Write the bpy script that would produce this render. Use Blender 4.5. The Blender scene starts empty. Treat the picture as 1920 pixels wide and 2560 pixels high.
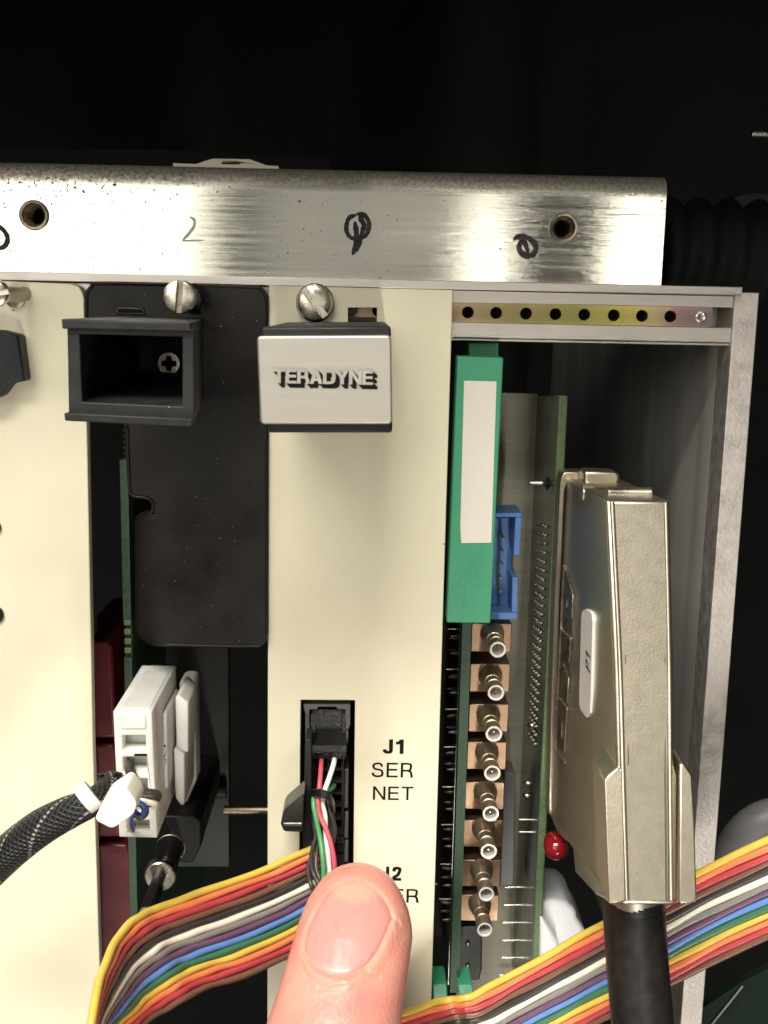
import bpy, bmesh, math, random
from mathutils import Vector, Matrix
from mathutils.geometry import tessellate_polygon
random.seed(7)
SC = bpy.context.scene
COL = SC.collection
MM = 0.001

# ---------------------------------------------------------------- camera
# The photograph was taken from 195 mm in front of the card panels (plane Y=0), looking slightly down.
F = 2810.0
CAM = Vector((0, -195.0, 0))
_dep = Vector((-43, -516, F)).normalized()
_dn = Vector((-310, 15329, F)); _dn = (_dn - _dep * _dn.dot(_dep)).normalized()
_rt = _dn.cross(_dep).normalized()
cam = bpy.data.objects.new('camera', bpy.data.cameras.new('camera'))
COL.objects.link(cam); SC.camera = cam
_right = Vector((_rt.x, _dep.x, -_dn.x)); _up = -Vector((_rt.y, _dep.y, -_dn.y)); _back = -Vector((_rt.z, _dep.z, -_dn.z))
cam.matrix_world = Matrix(((_right.x, _up.x, _back.x, CAM.x * MM), (_right.y, _up.y, _back.y, CAM.y * MM),
                           (_right.z, _up.z, _back.z, CAM.z * MM), (0, 0, 0, 1)))
cam.data.sensor_width = 36; cam.data.sensor_fit = 'AUTO'
cam.data.lens = F / 2560 * 36
cam.data.clip_start = 0.01; cam.data.clip_end = 20
cam.data.dof.use_dof = True; cam.data.dof.focus_distance = 0.195; cam.data.dof.aperture_fstop = 60

# ---------------------------------------------------------------- world, lamps, exposure
W = bpy.data.worlds.new('World'); SC.world = W; W.use_nodes = True
bg = W.node_tree.nodes['Background']; bg.inputs[0].default_value = (1.0, 0.95, 0.84, 1); bg.inputs[1].default_value = 0.10
def lamp(name, loc, target, sx, sy, power, col=(1, 0.95, 0.84)):
    d = bpy.data.lights.new(name, 'AREA'); d.shape = 'RECTANGLE'; d.size = sx; d.size_y = sy; d.energy = power; d.color = col
    o = bpy.data.objects.new(name, d); COL.objects.link(o); o.location = loc
    o.rotation_euler = (Vector(target) - Vector(loc)).to_track_quat('-Z', 'Y').to_euler()
    return o
lamp('ceiling_and_fill_lamp', (-0.38, -1.00, 1.30), (0, 0, -0.08), 0.95, 0.60, 68)
lamp('ceiling_and_fill_lamp', (-0.60, -1.35, 0.45), (0, 0, -0.05), 0.80, 0.70, 6)  # added frontal fill that softens the shadows, no known fixture
lamp('bench_lamp', (0.075, -0.55, -0.52), (0, 0, -0.06), 0.03, 0.34, 2.8)
lamp('room_and_fill_lamp', (-0.42, -1.60, -0.02), (0, 0, 0), 0.34, 0.20, 0.68)
lamp('room_and_fill_lamp', (-0.02, -1.60, 0.12), (0, 0, 0), 0.30, 0.30, 0.13)  # added dim fill lifting the middle of the top bar, no known source
lamp('room_and_fill_lamp', (0.185, -1.60, 0.02), (0, 0, 0), 0.025, 0.20, .25)
lamp('room_and_fill_lamp', (0.425, -1.60, 0.02), (0, 0, 0), 0.045, 0.20, .5)
SC.view_settings.view_transform = 'Standard'; SC.view_settings.look = 'None'
SC.view_settings.exposure = 0.0; SC.view_settings.gamma = 1.0

# ---------------------------------------------------------------- projection helpers (photo pixel -> point at a real depth)
def ray(px, py):
    c = Vector((px - 960, py - 1280, F))
    return Vector((c.dot(_rt), c.dot(_dep), -c.dot(_dn)))
def U(px, py, Y):
    d = ray(px, py); t = (Y - CAM.y) / d.y
    return Vector((d.x * t, Y, d.z * t))
def UX(px, py, X):
    d = ray(px, py); t = X / d.x
    return Vector((X, CAM.y + d.y * t, d.z * t))
def P3(pts): return [U(*p) for p in pts]
def reg(ox, oy, s): return lambda x, y: (ox + x * s, oy + y * s)
A = reg(0, 360, .42194); B = reg(600, 360, .42194); Cc = reg(1220, 360, .42194); D = reg(0, 1000, .42194); E = reg(0, 1820, .42194)
Fr = reg(600, 1700, .36166); G = reg(600, 2060, .36166); H = reg(1060, 1500, .24111); I_ = reg(1060, 2000, .26522)
J = reg(1300, 1120, .37372); K = reg(1300, 1800, .37372); L = reg(1100, 850, .33898); M_ = reg(1380, 1140, .20494)
N_ = reg(1380, 1380, .30717); O_ = reg(220, 1640, .21695); Q = reg(700, 1740, .22599); R_ = reg(1500, 0, .3437)
def at(f, pts): return [f(*p) for p in pts]

# ---------------------------------------------------------------- materials
def pbr(name, col, rough=.5, metal=0, var=.06, vs=250, bump=0, bs=2500, stretch=(1, 1, 1), spec=.5, sss=0, sssr=(1, .4, .2), sscale=.002,
        coat=0, rvar=.08, specks=None, speck_s=2200, speck_t=.70, aniso=0, trans=0, bstretch=None):
    m = bpy.data.materials.new(name); m.use_nodes = True; nt = m.node_tree; n = nt.nodes; l = nt.links
    b = n['Principled BSDF']
    tc = n.new('ShaderNodeTexCoord'); mp = n.new('ShaderNodeMapping'); mp.inputs['Scale'].default_value = stretch
    l.new(tc.outputs['Object'], mp.inputs[0])
    nz = n.new('ShaderNodeTexNoise'); nz.inputs['Scale'].default_value = vs; nz.inputs['Detail'].default_value = 5; l.new(mp.outputs[0], nz.inputs['Vector'])
    mr = n.new('ShaderNodeMapRange'); mr.inputs[1].default_value = .3; mr.inputs[2].default_value = .7
    mr.inputs[3].default_value = 1 - var; mr.inputs[4].default_value = 1 + var; l.new(nz.outputs[0], mr.inputs[0])
    mx = n.new('ShaderNodeMix'); mx.data_type = 'RGBA'; mx.blend_type = 'MULTIPLY'; mx.inputs[0].default_value = 1
    mx.inputs[6].default_value = (*col, 1); cb = n.new('ShaderNodeCombineColor')
    for i in range(3): l.new(mr.outputs[0], cb.inputs[i])
    l.new(cb.outputs[0], mx.inputs[7])
    out = mx.outputs[2]
    if specks:
        n2 = n.new('ShaderNodeTexNoise'); n2.inputs['Scale'].default_value = speck_s; n2.inputs['Detail'].default_value = 2; l.new(tc.outputs['Object'], n2.inputs['Vector'])
        st = n.new('ShaderNodeMapRange'); st.inputs[1].default_value = speck_t; st.inputs[2].default_value = speck_t + .03; l.new(n2.outputs[0], st.inputs[0])
        m2 = n.new('ShaderNodeMix'); m2.data_type = 'RGBA'; l.new(st.outputs[0], m2.inputs[0]); l.new(out, m2.inputs[6]); m2.inputs[7].default_value = (*specks, 1)
        out = m2.outputs[2]
    l.new(out, b.inputs['Base Color'])
    rr = n.new('ShaderNodeMapRange'); rr.inputs[1].default_value = .3; rr.inputs[2].default_value = .7
    rr.inputs[3].default_value = max(.02, rough - rvar); rr.inputs[4].default_value = min(1, rough + rvar); l.new(nz.outputs[0], rr.inputs[0]); l.new(rr.outputs[0], b.inputs['Roughness'])
    b.inputs['Metallic'].default_value = metal; b.inputs['Specular IOR Level'].default_value = spec
    if sss:
        b.inputs['Subsurface Weight'].default_value = sss; b.inputs['Subsurface Radius'].default_value = sssr; b.inputs['Subsurface Scale'].default_value = sscale
    if coat: b.inputs['Coat Weight'].default_value = coat; b.inputs['Coat Roughness'].default_value = .12
    if trans: b.inputs['Transmission Weight'].default_value = trans
    if aniso:
        b.inputs['Anisotropic'].default_value = aniso
        tg = n.new('ShaderNodeTangent'); tg.direction_type = 'UV_MAP'; tg.uv_map = 'UVMap'; l.new(tg.outputs[0], b.inputs['Tangent']); b.inputs['Anisotropic Rotation'].default_value = .25
    if bump:
        mb = n.new('ShaderNodeMapping'); mb.inputs['Scale'].default_value = bstretch or stretch; l.new(tc.outputs['Object'], mb.inputs[0])
        nb = n.new('ShaderNodeTexNoise'); nb.inputs['Scale'].default_value = bs; nb.inputs['Detail'].default_value = 4; l.new(mb.outputs[0], nb.inputs['Vector'])
        bp = n.new('ShaderNodeBump'); bp.inputs['Strength'].default_value = bump; bp.inputs['Distance'].default_value = .0002
        l.new(nb.outputs[0], bp.inputs['Height']); l.new(bp.outputs[0], b.inputs['Normal'])
    m['col'] = out.node.name
    return m
MT = {}
MT['cream'] = pbr('cream_paint', (.68, .635, .485), .5, var=.04, vs=60, bump=.16, bs=2600, rvar=.05, specks=(.42, .37, .27), speck_s=900, speck_t=.775)
MT['cream_edge'] = MT['cream']
MT['black'] = pbr('black_moulding', (.0085, .0072, .0066), .38, var=.12, vs=120, bump=.10, bs=3000, spec=.28, specks=(.30, .28, .25), speck_s=2600, speck_t=.75, rvar=.1)
MT['handle'] = pbr('black_handle', (.014, .015, .0165), .52, spec=.3, var=.25, vs=400, bump=.25, bs=2200, specks=(.2, .2, .2), speck_s=1500, speck_t=.77)
MT['gloss_black'] = pbr('glossy_black', (.012, .012, .012), .25, var=.3, bump=.2, bs=2500)
MT['grey_plastic'] = pbr('grey_plastic', (.085, .082, .076), .45, var=.15, bump=.1)
MT['dark'] = pbr('cabinet_black', (.004, .0045, .004), .8, var=.1, vs=20, spec=.2)
MT['darkgrey'] = pbr('dark_grey', (.012, .012, .012), .55, var=.2, vs=80)
MT['zinc'] = pbr('zinc_plate', (.70, .69, .61), .14, 1, var=.13, vs=500, stretch=(.04, 1, 3), aniso=.92, bump=.055, bs=1500, bstretch=(.03, 1, 3), rvar=.05)
MT['alu'] = pbr('aluminium', (.62, .58, .54), .42, 1, var=.06, vs=120, stretch=(.1, 1, 4), bump=.06, bs=1500, bstretch=(.05, 1, 3))
MT['alu_cast'] = pbr('rough_aluminium', (.55, .51, .48), .6, .8, var=.10, vs=400, bump=.5, bs=1400)
MT['alu_dark'] = pbr('side_aluminium', (.50, .485, .475), .55, .12, var=.18, vs=150, stretch=(1, 1, .06), bump=.06, bs=1500, bstretch=(1, 1, .04))
MT['plate'] = pbr('brushed_plate', (.47, .45, .40), .42, .75, var=.025, vs=1500, stretch=(.06, 1, 2), rvar=.02, bump=.05, bs=1800, bstretch=(.05, 1, 3))
MT['plate_ink'] = pbr('etched_letter', (.45, .43, .385), .42, .75, var=.04, vs=300)
MT['chromate'] = pbr('yellow_chromate', (.50, .40, .20), .38, 1, var=.1, vs=200, rvar=.02)
MT['nickel'] = pbr('nickel', (.66, .62, .52), .28, 1, var=.1, vs=500, bump=.08)
MT['hood'] = pbr('hood_metal', (.54, .49, .395), .38, 1, var=.04, vs=500, bump=.10, bs=2600, rvar=.008, specks=(.62, .58, .48), speck_s=2600, speck_t=.72)
MT['hood_smooth'] = pbr('hood_polished', (.40, .365, .30), .3, 1, var=.1)  # base darker than the hood, putting dark reflections into the colour
MT['steel'] = pbr('steel', (.56, .54, .48), .28, 1, var=.12, vs=600, bump=.08)
MT['dirty_steel'] = pbr('dirty_steel', (.34, .29, .22), .4, 1, var=.3, vs=900, bump=.3)
MT['copper'] = pbr('bronze_cube', (.29, .19, .125), .40, .85, var=.08, vs=300, bump=.05)
MT['brass'] = pbr('jack_brass', (.48, .40, .29), .33, .85, var=.15, vs=500)
MT['gold'] = pbr('gold_pin', (.75, .52, .2), .25, 1)
MT['white'] = pbr('white_insulator', (.60, .575, .56), .4, var=.03)
MT['nylon'] = pbr('nylon', (.86, .85, .76), .40, var=.04, trans=.06, sss=.8, sssr=(1, .92, .7), sscale=.004, spec=.5)
MT['tie'] = pbr('tie_nylon', (.76, .74, .67), .35, var=.04, sss=.5, sssr=(1, .9, .7), sscale=.002)
MT['green'] = pbr('green_plastic', (.038, .25, .135), .45, var=.05, bump=.04)
MT['pcb'] = pbr('board_edge', (.085, .125, .060), .6, var=.25, vs=900, bump=.2)
MT['pcb_dk'] = pbr('board_edge_dark', (.028, .058, .036), .6, var=.3, vs=900, bump=.25, specks=(.15, .2, .16), speck_s=3000, speck_t=.70)
MT['mask'] = pbr('solder_mask', (.012, .034, .022), .18, var=.2, vs=200, coat=.3)
MT['tan'] = pbr('bare_board', (.25, .235, .18), .6, var=.12, vs=900, stretch=(.05, 1, 1.0), bump=.08)
MT['blue'] = pbr('blue_plastic', (.075, .18, .44), .4, var=.06)
MT['paper'] = pbr('paper_label', (.62, .585, .53), .7, var=.03, vs=400, stretch=(1, 1, .05))
MT['maroon'] = pbr('maroon_plastic', (.11, .010, .016), .4, var=.12)
MT['ink'] = pbr('black_ink', (.009, .008, .008), .8, var=.2, spec=.1)
MT['marker'] = pbr('marker_ink', (.045, .038, .045), .6, var=.75, vs=900, stretch=(.3, 1, 2), spec=.15)
MT['marker_faint'] = pbr('faded_marker', (.40, .38, .32), .5, .7, var=.3, vs=900)
MT['led'] = pbr('red_lens', (.17, .004, .008), .12, var=.05, sss=.3, sssr=(1, .1, .1), coat=.4)
MT['greyrubber'] = pbr('grey_rubber', (.10, .10, .105), .55, var=.1)
MT['blackrubber'] = pbr('black_rubber', (.010, .009, .0085), .42, var=.15, vs=500, bump=.06)
MT['white_poly'] = pbr('white_polythene', (.62, .63, .66), .4, sss=.4, sssr=(1, 1, 1), sscale=.002)
MT['groove'] = pbr('groove_line', (.12, .10, .09), .5, .8)
WIRE = {'yellow': (.62, .42, .028), 'orange': (.74, .17, .045), 'red': (.43, .035, .05), 'brown': (.16, .068, .042), 'black': (.034, .029, .026),
        'white': (.72, .68, .56), 'grey': (.20, .185, .17), 'violet': (.125, .06, .125), 'blue': (.085, .21, .52), 'green': (.035, .15, .075),
        'pink': (.62, .06, .10), 'snow': (.82, .82, .80), 'leaf': (.05, .30, .10), 'navy': (.02, .06, .30)}
for k, c in WIRE.items():
    lum_ = .3 * c[0] + .6 * c[1] + .1 * c[2]; c = tuple(x * .9 + lum_ * .1 for x in c); MT['w_' + k] = pbr('insulation_' + k, c, .38, var=.07, vs=300, spec=.5, rvar=.06, bump=.05, bs=900)

# ---------------------------------------------------------------- mesh builder
ORG = {}
class MB:
    def __init__(s): s.v = []; s.f = []; s.uv = []
    def add(s, vs, fs, uvs=None):
        b = len(s.v); s.v += [Vector(v) for v in vs]
        for i, f in enumerate(fs):
            s.f.append([b + k for k in f]); s.uv.append(uvs[i] if uvs else None)
        return s
    def box(s, x0, x1, y0, y1, z0, z1):
        v = [(x, y, z) for x in (x0, x1) for y in (y0, y1) for z in (z0, z1)]
        return s.add(v, [(0, 1, 3, 2), (4, 6, 7, 5), (0, 4, 5, 1), (2, 3, 7, 6), (0, 2, 6, 4), (1, 5, 7, 3)])
    def poly(s, front, back, holes=()):
        """front / back: matching loops (3-D).  holes: list of (front, back)."""
        loops = [front] + [h[0] for h in holes]; bl = [back] + [h[1] for h in holes]
        flat = [p for lo in loops for p in lo]; fb = [p for lo in bl for p in lo]; n = len(flat)
        if holes:
            tris = tessellate_polygon([[Vector((p[0], p[2], 0)) for p in lo] for lo in loops])
            fs = [tuple(t) for t in tris] + [tuple(n + k for k in reversed(t)) for t in tris]
        else:
            fs = [tuple(range(n)), tuple(reversed(range(n, 2 * n)))]
        o = 0
        for lo in loops:
            m = len(lo)
            for i in range(m): j = (i + 1) % m; fs.append((o + i, n + o + i, n + o + j, o + j))
            o += m
        return s.add(flat + fb, fs)
    def prism(s, px, y0, y1, holes=()):
        """outline given at its front plane y0, extruded straight back to y1"""
        up = lambda lo: ([U(p[0], p[1], y0) for p in lo], [U(p[0], p[1], y0) + Vector((0, y1 - y0, 0)) for p in lo])
        f, b = up(px); return s.poly(f, b, [up(h) for h in holes])
    def tube(s, pts, r, seg=12, res=4, cap=True, smooth=True):
        pts = [Vector(p) for p in pts]
        rs = r if isinstance(r, (list, tuple)) else [r] * len(pts)
        if smooth and len(pts) > 2:
            q = []; rq = []
            for i in range(len(pts) - 1):
                p0 = pts[max(i - 1, 0)]; p1 = pts[i]; p2 = pts[i + 1]; p3 = pts[min(i + 2, len(pts) - 1)]
                for k in range(res):
                    t = k / res
                    q.append(.5 * ((2 * p1) + (p2 - p0) * t + (2 * p0 - 5 * p1 + 4 * p2 - p3) * t * t + (3 * p1 - p0 - 3 * p2 + p3) * t ** 3)); rq.append(rs[i] * (1 - t) + rs[i + 1] * t)
            q.append(pts[-1]); rq.append(rs[-1]); pts, rs = q, rq
        T0 = (pts[1] - pts[0]).normalized(); Nn = T0.orthogonal().normalized()
        vs = []; ln = 0; lens = []
        for i, p in enumerate(pts):
            T = (pts[min(i + 1, len(pts) - 1)] - pts[max(i - 1, 0)]).normalized()
            Nn = (Nn - T * Nn.dot(T)).normalized(); Bn = T.cross(Nn)
            if i: ln += (p - pts[i - 1]).length
            lens.append(ln)
            for k in range(seg):
                a = 2 * math.pi * k / seg; vs.append(p + (Nn * math.cos(a) + Bn * math.sin(a)) * rs[i])
        fs = []; uv = []
        for i in range(len(pts) - 1):
            for k in range(seg):
                k2 = (k + 1) % seg
                fs.append((i * seg + k, i * seg + k2, (i + 1) * seg + k2, (i + 1) * seg + k))
                uv.append(((k / seg, lens[i]), ((k + 1) / seg, lens[i]), ((k + 1) / seg, lens[i + 1]), (k / seg, lens[i + 1])))
        if cap:
            fs.append(tuple(reversed(range(seg)))); uv.append(None)
            fs.append(tuple(range((len(pts) - 1) * seg, len(pts) * seg))); uv.append(None)
        return s.add(vs, fs, uv)
    def lathe(s, c, prof, axis=(0, -1, 0), seg=32, caps=(1, 1)):
        """prof: (radius, distance along axis)"""
        ax = Vector(axis).normalized(); n = ax.orthogonal().normalized(); b = ax.cross(n); c = Vector(c); vs = []; fs = []
        for r, h in prof:
            for k in range(seg):
                a = 2 * math.pi * k / seg; vs.append(c + ax * h + (n * math.cos(a) + b * math.sin(a)) * max(r, .001))
        for i in range(len(prof) - 1):
            for k in range(seg): k2 = (k + 1) % seg; fs.append((i * seg + k, i * seg + k2, (i + 1) * seg + k2, (i + 1) * seg + k))
        if caps[0]: fs.append(tuple(reversed(range(seg))))
        if caps[1]: fs.append(tuple(range((len(prof) - 1) * seg, len(prof) * seg)))
        return s.add(vs, fs)
    def ribbon(s, pts, w, nrm=(0, -1, 0), res=5):
        """flat pen stroke lying on a plane"""
        t = MB(); t.tube(pts, .1, seg=3, res=res, cap=False); c = [sum((t.v[i * 3 + k] for k in range(3)), Vector()) / 3 for i in range(len(t.v) // 3)]
        n = Vector(nrm); vs = []
        for i, p in enumerate(c):
            T = (c[min(i + 1, len(c) - 1)] - c[max(i - 1, 0)]).normalized(); S = T.cross(n).normalized()
            e = min(1, .45 + .2 * min(i, len(c) - 1 - i)) * (.85 + .3 * random.random()); vs += [p + S * w * .5 * e, p - S * w * .5 * e]
        return s.add(vs, [(2 * i, 2 * i + 1, 2 * i + 3, 2 * i + 2) for i in range(len(c) - 1)])
    def build(s, name, mat, parent=None, bev=0, seg=2, smooth=None, label=None, origin=None, ang=35):
        me = bpy.data.meshes.new(name)
        lo = Vector((min(v.x for v in s.v), min(v.y for v in s.v), min(v.z for v in s.v))); hi = Vector((max(v.x for v in s.v), max(v.y for v in s.v), max(v.z for v in s.v)))
        org = Vector(origin) if origin is not None else (lo + hi) / 2
        me.from_pydata([tuple((v - org) * MM) for v in s.v], [], s.f)
        ul = me.uv_layers.new(name='UVMap')
        for p in me.polygons:
            uv = s.uv[p.index]
            for k, li in enumerate(p.loop_indices):
                if uv: ul.data[li].uv = uv[k]
                else:
                    co = s.v[me.loops[li].vertex_index]; ul.data[li].uv = (co.x * .01, co.z * .01 + co.y * .01)
        bm = bmesh.new(); bm.from_mesh(me); bmesh.ops.recalc_face_normals(bm, faces=bm.faces)
        bm.to_mesh(me); bm.free()
        me.materials.append(MT[mat] if isinstance(mat, str) else mat)
        o = bpy.data.objects.new(name, me); COL.objects.link(o)
        if parent is not None: o.parent = parent; o.location = (org - ORG[parent.name]) * MM
        else: o.location = org * MM
        ORG[o.name] = org
        if smooth is not None or bev:
            for p in me.polygons: p.use_smooth = True
            me.set_sharp_from_angle(angle=math.radians(smooth or ang))
        if bev:
            md = o.modifiers.new('bevel', 'BEVEL'); md.width = bev * MM; md.segments = seg; md.limit_method = 'ANGLE'; md.angle_limit = math.radians(35); md.use_clamp_overlap = True
        if label: o['label'] = label
        return o
def thing(name, label, cat, loc, group=None):
    o = bpy.data.objects.new(name, None); COL.objects.link(o); o.location = Vector(loc) * MM; o.empty_display_size = .01
    ORG[o.name] = Vector(loc); o['label'] = label; o['category'] = cat
    if group: o['group'] = group
    return o
def tag(o, label, cat, group=None):
    o['label'] = label; o['category'] = cat
    if group: o['group'] = group
    return o
def struct(o): o['kind'] = 'structure'; return o
def copy_to(o, pos, parent):
    """a copy of a part (and its sub-parts) with its origin moved to pos (mm)"""
    c = o.copy(); COL.objects.link(c); c.parent = parent; c.location = (Vector(pos) - ORG[parent.name]) * MM; ORG[c.name] = Vector(pos)
    for ch in list(o.children):
        g = ch.copy(); COL.objects.link(g); g.parent = c
    return c
def _spl(p, n=5):
    q = []
    for i in range(len(p) - 1):
        p0 = Vector(p[max(i - 1, 0)]); p1 = Vector(p[i]); p2 = Vector(p[i + 1]); p3 = Vector(p[min(i + 2, len(p) - 1)])
        for k in range(n):
            t = k / n; q.append(.5 * ((2 * p1) + (p2 - p0) * t + (2 * p0 - 5 * p1 + 4 * p2 - p3) * t * t + (3 * p1 - p0 - 3 * p2 + p3) * t ** 3))
    return q + [Vector(p[-1])]
def _thick(p, w):
    L_ = []; R_l = []
    for i, c in enumerate(p):
        a = (c - p[i - 1]).normalized() if i else (p[1] - c).normalized(); b = (p[i + 1] - c).normalized() if i < len(p) - 1 else a
        t = (a + b).normalized(); nn_ = Vector((-t.y, t.x)); k = w / 2 / max(.5, nn_.dot(Vector((-a.y, a.x)))); L_.append(c + nn_ * k); R_l.append(c - nn_ * k)
    return [[L_[i], L_[i + 1], R_l[i + 1], R_l[i]] for i in range(len(p) - 1)]
def _glyph(ch, w):
    """grotesque capitals drawn from strokes, cap height 1: (advance width, list of stroke quads)"""
    st = lambda *p: _thick([Vector(q) for q in p], w); cv = lambda *p: _thick(_spl(p), w); h = w / 2; k = w * 1.12
    if ch == 'E': return .60, [st((h, 0), (h, 1)), st((w, h), (.60, h)), st((w, .52), (.565, .52)), st((w, 1 - h), (.59, 1 - h))]
    if ch == 'T': return .66, [st((0, 1 - h), (.66, 1 - h)), st((.33, 0), (.33, 1 - w))]
    if ch == 'N': return .70, [st((h, 0), (h, 1)), st((.70 - h, 0), (.70 - h, 1)), [[Vector((0, 1)), Vector((k, 1)), Vector((.70, 0)), Vector((.70 - k, 0))]]]
    bowl = ((w * .9, 1 - h), (.36, 1 - h), (.50, .965 - h), (.60 - h, .80), (.585 - h, .64), (.48, .50), (.36, .47), (w * .9, .47))
    if ch == 'P': return .62, [st((h, 0), (h, 1)), cv(*bowl)]
    if ch == 'R': return .66, [st((h, 0), (h, 1)), cv(*bowl), cv((.40, .46), (.51, .40), (.56, .26), (.575, .10), (.61, 0))]
    if ch == 'S': return .64, [cv((.61 - h, .72), (.575 - h, .84), (.45, .985 - h), (.31, 1 - h), (.16, .96 - h), (.035 + h, .80), (.05 + h, .67), (.17, .575), (.33, .53), (.50, .47), (.63 - h, .34), (.63 - h, .22), (.52, .05 + h), (.33, h), (.13, .05 + h), (.02 + h, .20), (.01 + h, .31))]
    if ch == 'D': return .68, [st((h, 0), (h, 1)), cv((w * .9, 1 - h), (.32, 1 - h), (.52, .95 - h), (.68 - h, .66), (.68 - h, .34), (.52, .05 + h), (.32, h), (w * .9, h))]
    if ch == 'A': return .70, [[[Vector((0, 0)), Vector((k, 0)), Vector((.35 + k * .52, 1)), Vector((.35 - k * .52, 1))]], [[Vector((.70 - k, 0)), Vector((.70, 0)), Vector((.35 + k * .52, 1)), Vector((.35 - k * .52, 1))]], st((.15, .30), (.55, .30))]
    if ch == 'Y': return .68, [[[Vector((0, 1)), Vector((k, 1)), Vector((.34 + h, .40)), Vector((.34 - h, .40))]], [[Vector((.68 - k, 1)), Vector((.68, 1)), Vector((.34 + h, .40)), Vector((.34 - h, .40))]], st((.34, 0), (.34, .40))]
    if ch == 'J': return .52, [cv((.52 - h, 1), (.52 - h, .6), (.52 - h, .28), (.44 - h * .4, .04 + h), (.26, h), (.09 + h * .4, .05 + h), (h, .30))]
    if ch == '1': return .40, [st((.40 - h, 0), (.40 - h, 1)), cv((.0, .74), (.16, .765), (.26, .84), (.40 - w * .9, .97))]
    if ch == '2': return .58, [cv((.02 + h, .66), (.05 + h, .84), (.17, .98 - h), (.31, 1 - h), (.46, .96 - h), (.57 - h, .74), (.53 - h, .58), (.36, .42), (.16, .26), (.02 + h, w * .95)), st((0, h), (.57, h))]
def glyphs(s, w=.125, gap=.15, shear=0):
    out = []; x = 0
    for ch in s:
        a, sts = _glyph(ch, w)
        for i, q in enumerate(sts): out.append((i, [[Vector((p.x + x + shear * p.y, p.y)) for p in f] for f in q]))
        x += a + gap
    al = [p for _, q in out for f in q for p in f]; x0 = min(p.x for p in al); x1 = max(p.x for p in al)
    return [(i, [[((p.x - x0) / (x1 - x0), p.y) for p in f] for f in q]) for i, q in out]
def text(mb, s, p0, p1, Y, **kw):
    """letters fitted to the rectangle p0 (top left) .. p1 (bottom right) on the plane Y; crossing strokes sit microns apart"""
    a = U(p0[0], p0[1], Y); b = U(p1[0], p1[1], Y)
    for i, q in glyphs(s, **kw):
        for f in q: mb.add([(a.x + u * (b.x - a.x), Y - .0035 * i, b.z + v * (a.z - b.z)) for u, v in f], [(0, 1, 2, 3)])
    return mb
def circ(c, r, n=24, k=1.0): return [(c[0] + r * math.cos(2 * math.pi * i / n), c[1] + k * r * math.sin(2 * math.pi * i / n)) for i in range(n)]
def rrect(x0, y0, x1, y1, r, n=4):
    o = []
    for cx, cy, a0 in ((x1 - r, y1 - r, 0), (x0 + r, y1 - r, 90), (x0 + r, y0 + r, 180), (x1 - r, y0 + r, 270)):
        for i in range(n + 1): a = math.radians(a0 + 90 * i / n); o.append((cx + r * math.cos(a), cy + r * math.sin(a)))
    return o

# ================================================================ the cabinet round it all
cab = MB()
cab.box(-330, 330, 260, 264, -420, 240); cab.box(-334, -330, -60, 264, -420, 240); cab.box(330, 334, -60, 264, -420, 240); cab.box(-330, 330, -60, 260, -424, -420)
struct(cab.build('cabinet_wall', 'dark'))
struct(MB().box(-330, 330, -117, 260, 120, 124).build('shade_overhang', 'dark'))  # unseen overhang, its front lip set to shade the panel tops
struct(MB().prism([(-200, 370), (400, 374), (780, 392), (830, 400), (830, 520), (-200, 520)], 34, 40).build('cabinet_ledge', pbr('ledge_grey', (.012, .012, .0115), .9, spec=.05)))

# ================================================================ card cage
cage = thing('card_cage', 'silver metal card cage with brushed steel top bar, slotted rail and side plate', 'rack frame', U(1000, 720, 4))
# top bar: front face with two holes, rounded bend at the top, flange running back
yb = 3.5
xl = U(-620, 560, yb).x; xr = U(1661, 580, yb).x
zt = U(850, 466, yb).z; zb = U(850, 697, yb).z
H1 = A(203, 422); H2 = Cc(447, 497)
def c3(c, r, n=28): return [c + Vector((r * math.cos(2 * math.pi * i / n), 0, r * math.sin(2 * math.pi * i / n))) for i in range(n)]
h1 = U(*H1, yb); h2 = U(*H2, yb)
bar = MB()
fr = [Vector((xl, yb, zb)), Vector((xr, yb, zb)), Vector((xr, yb, zt)), Vector((xl, yb, zt))]
off = Vector((0, 1.5, 0))
bar.poly(fr, [p + off for p in fr], [(c3(h, 2.25), [p + off for p in c3(h, 2.25)]) for h in (h1, h2)])
rb = 3.0; prof = [(yb + rb - rb * math.cos(a), zt + rb * math.sin(a)) for a in [math.pi / 2 * i / 8 for i in range(9)]] + [(yb + 28, zt + rb)]
inn = [(yb + rb - (rb - 1.5) * math.cos(a), zt + (rb - 1.5) * math.sin(a)) for a in [math.pi / 2 * i / 8 for i in range(9)]] + [(yb + 28, zt + rb - 1.5)]
n = len(prof)
vs = [(x, *p) for x in (xl, xr) for p in prof + inn]
fs = []
for i in range(n - 1):
    fs += [(i, i + 1, 2 * n + i + 1, 2 * n + i), (n + i, 3 * n + i, 3 * n + i + 1, n + i + 1), (i, n + i, n + i + 1, i + 1), (2 * n + i, 2 * n + i + 1, 3 * n + i + 1, 3 * n + i)]
bar.add(vs, fs)
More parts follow.
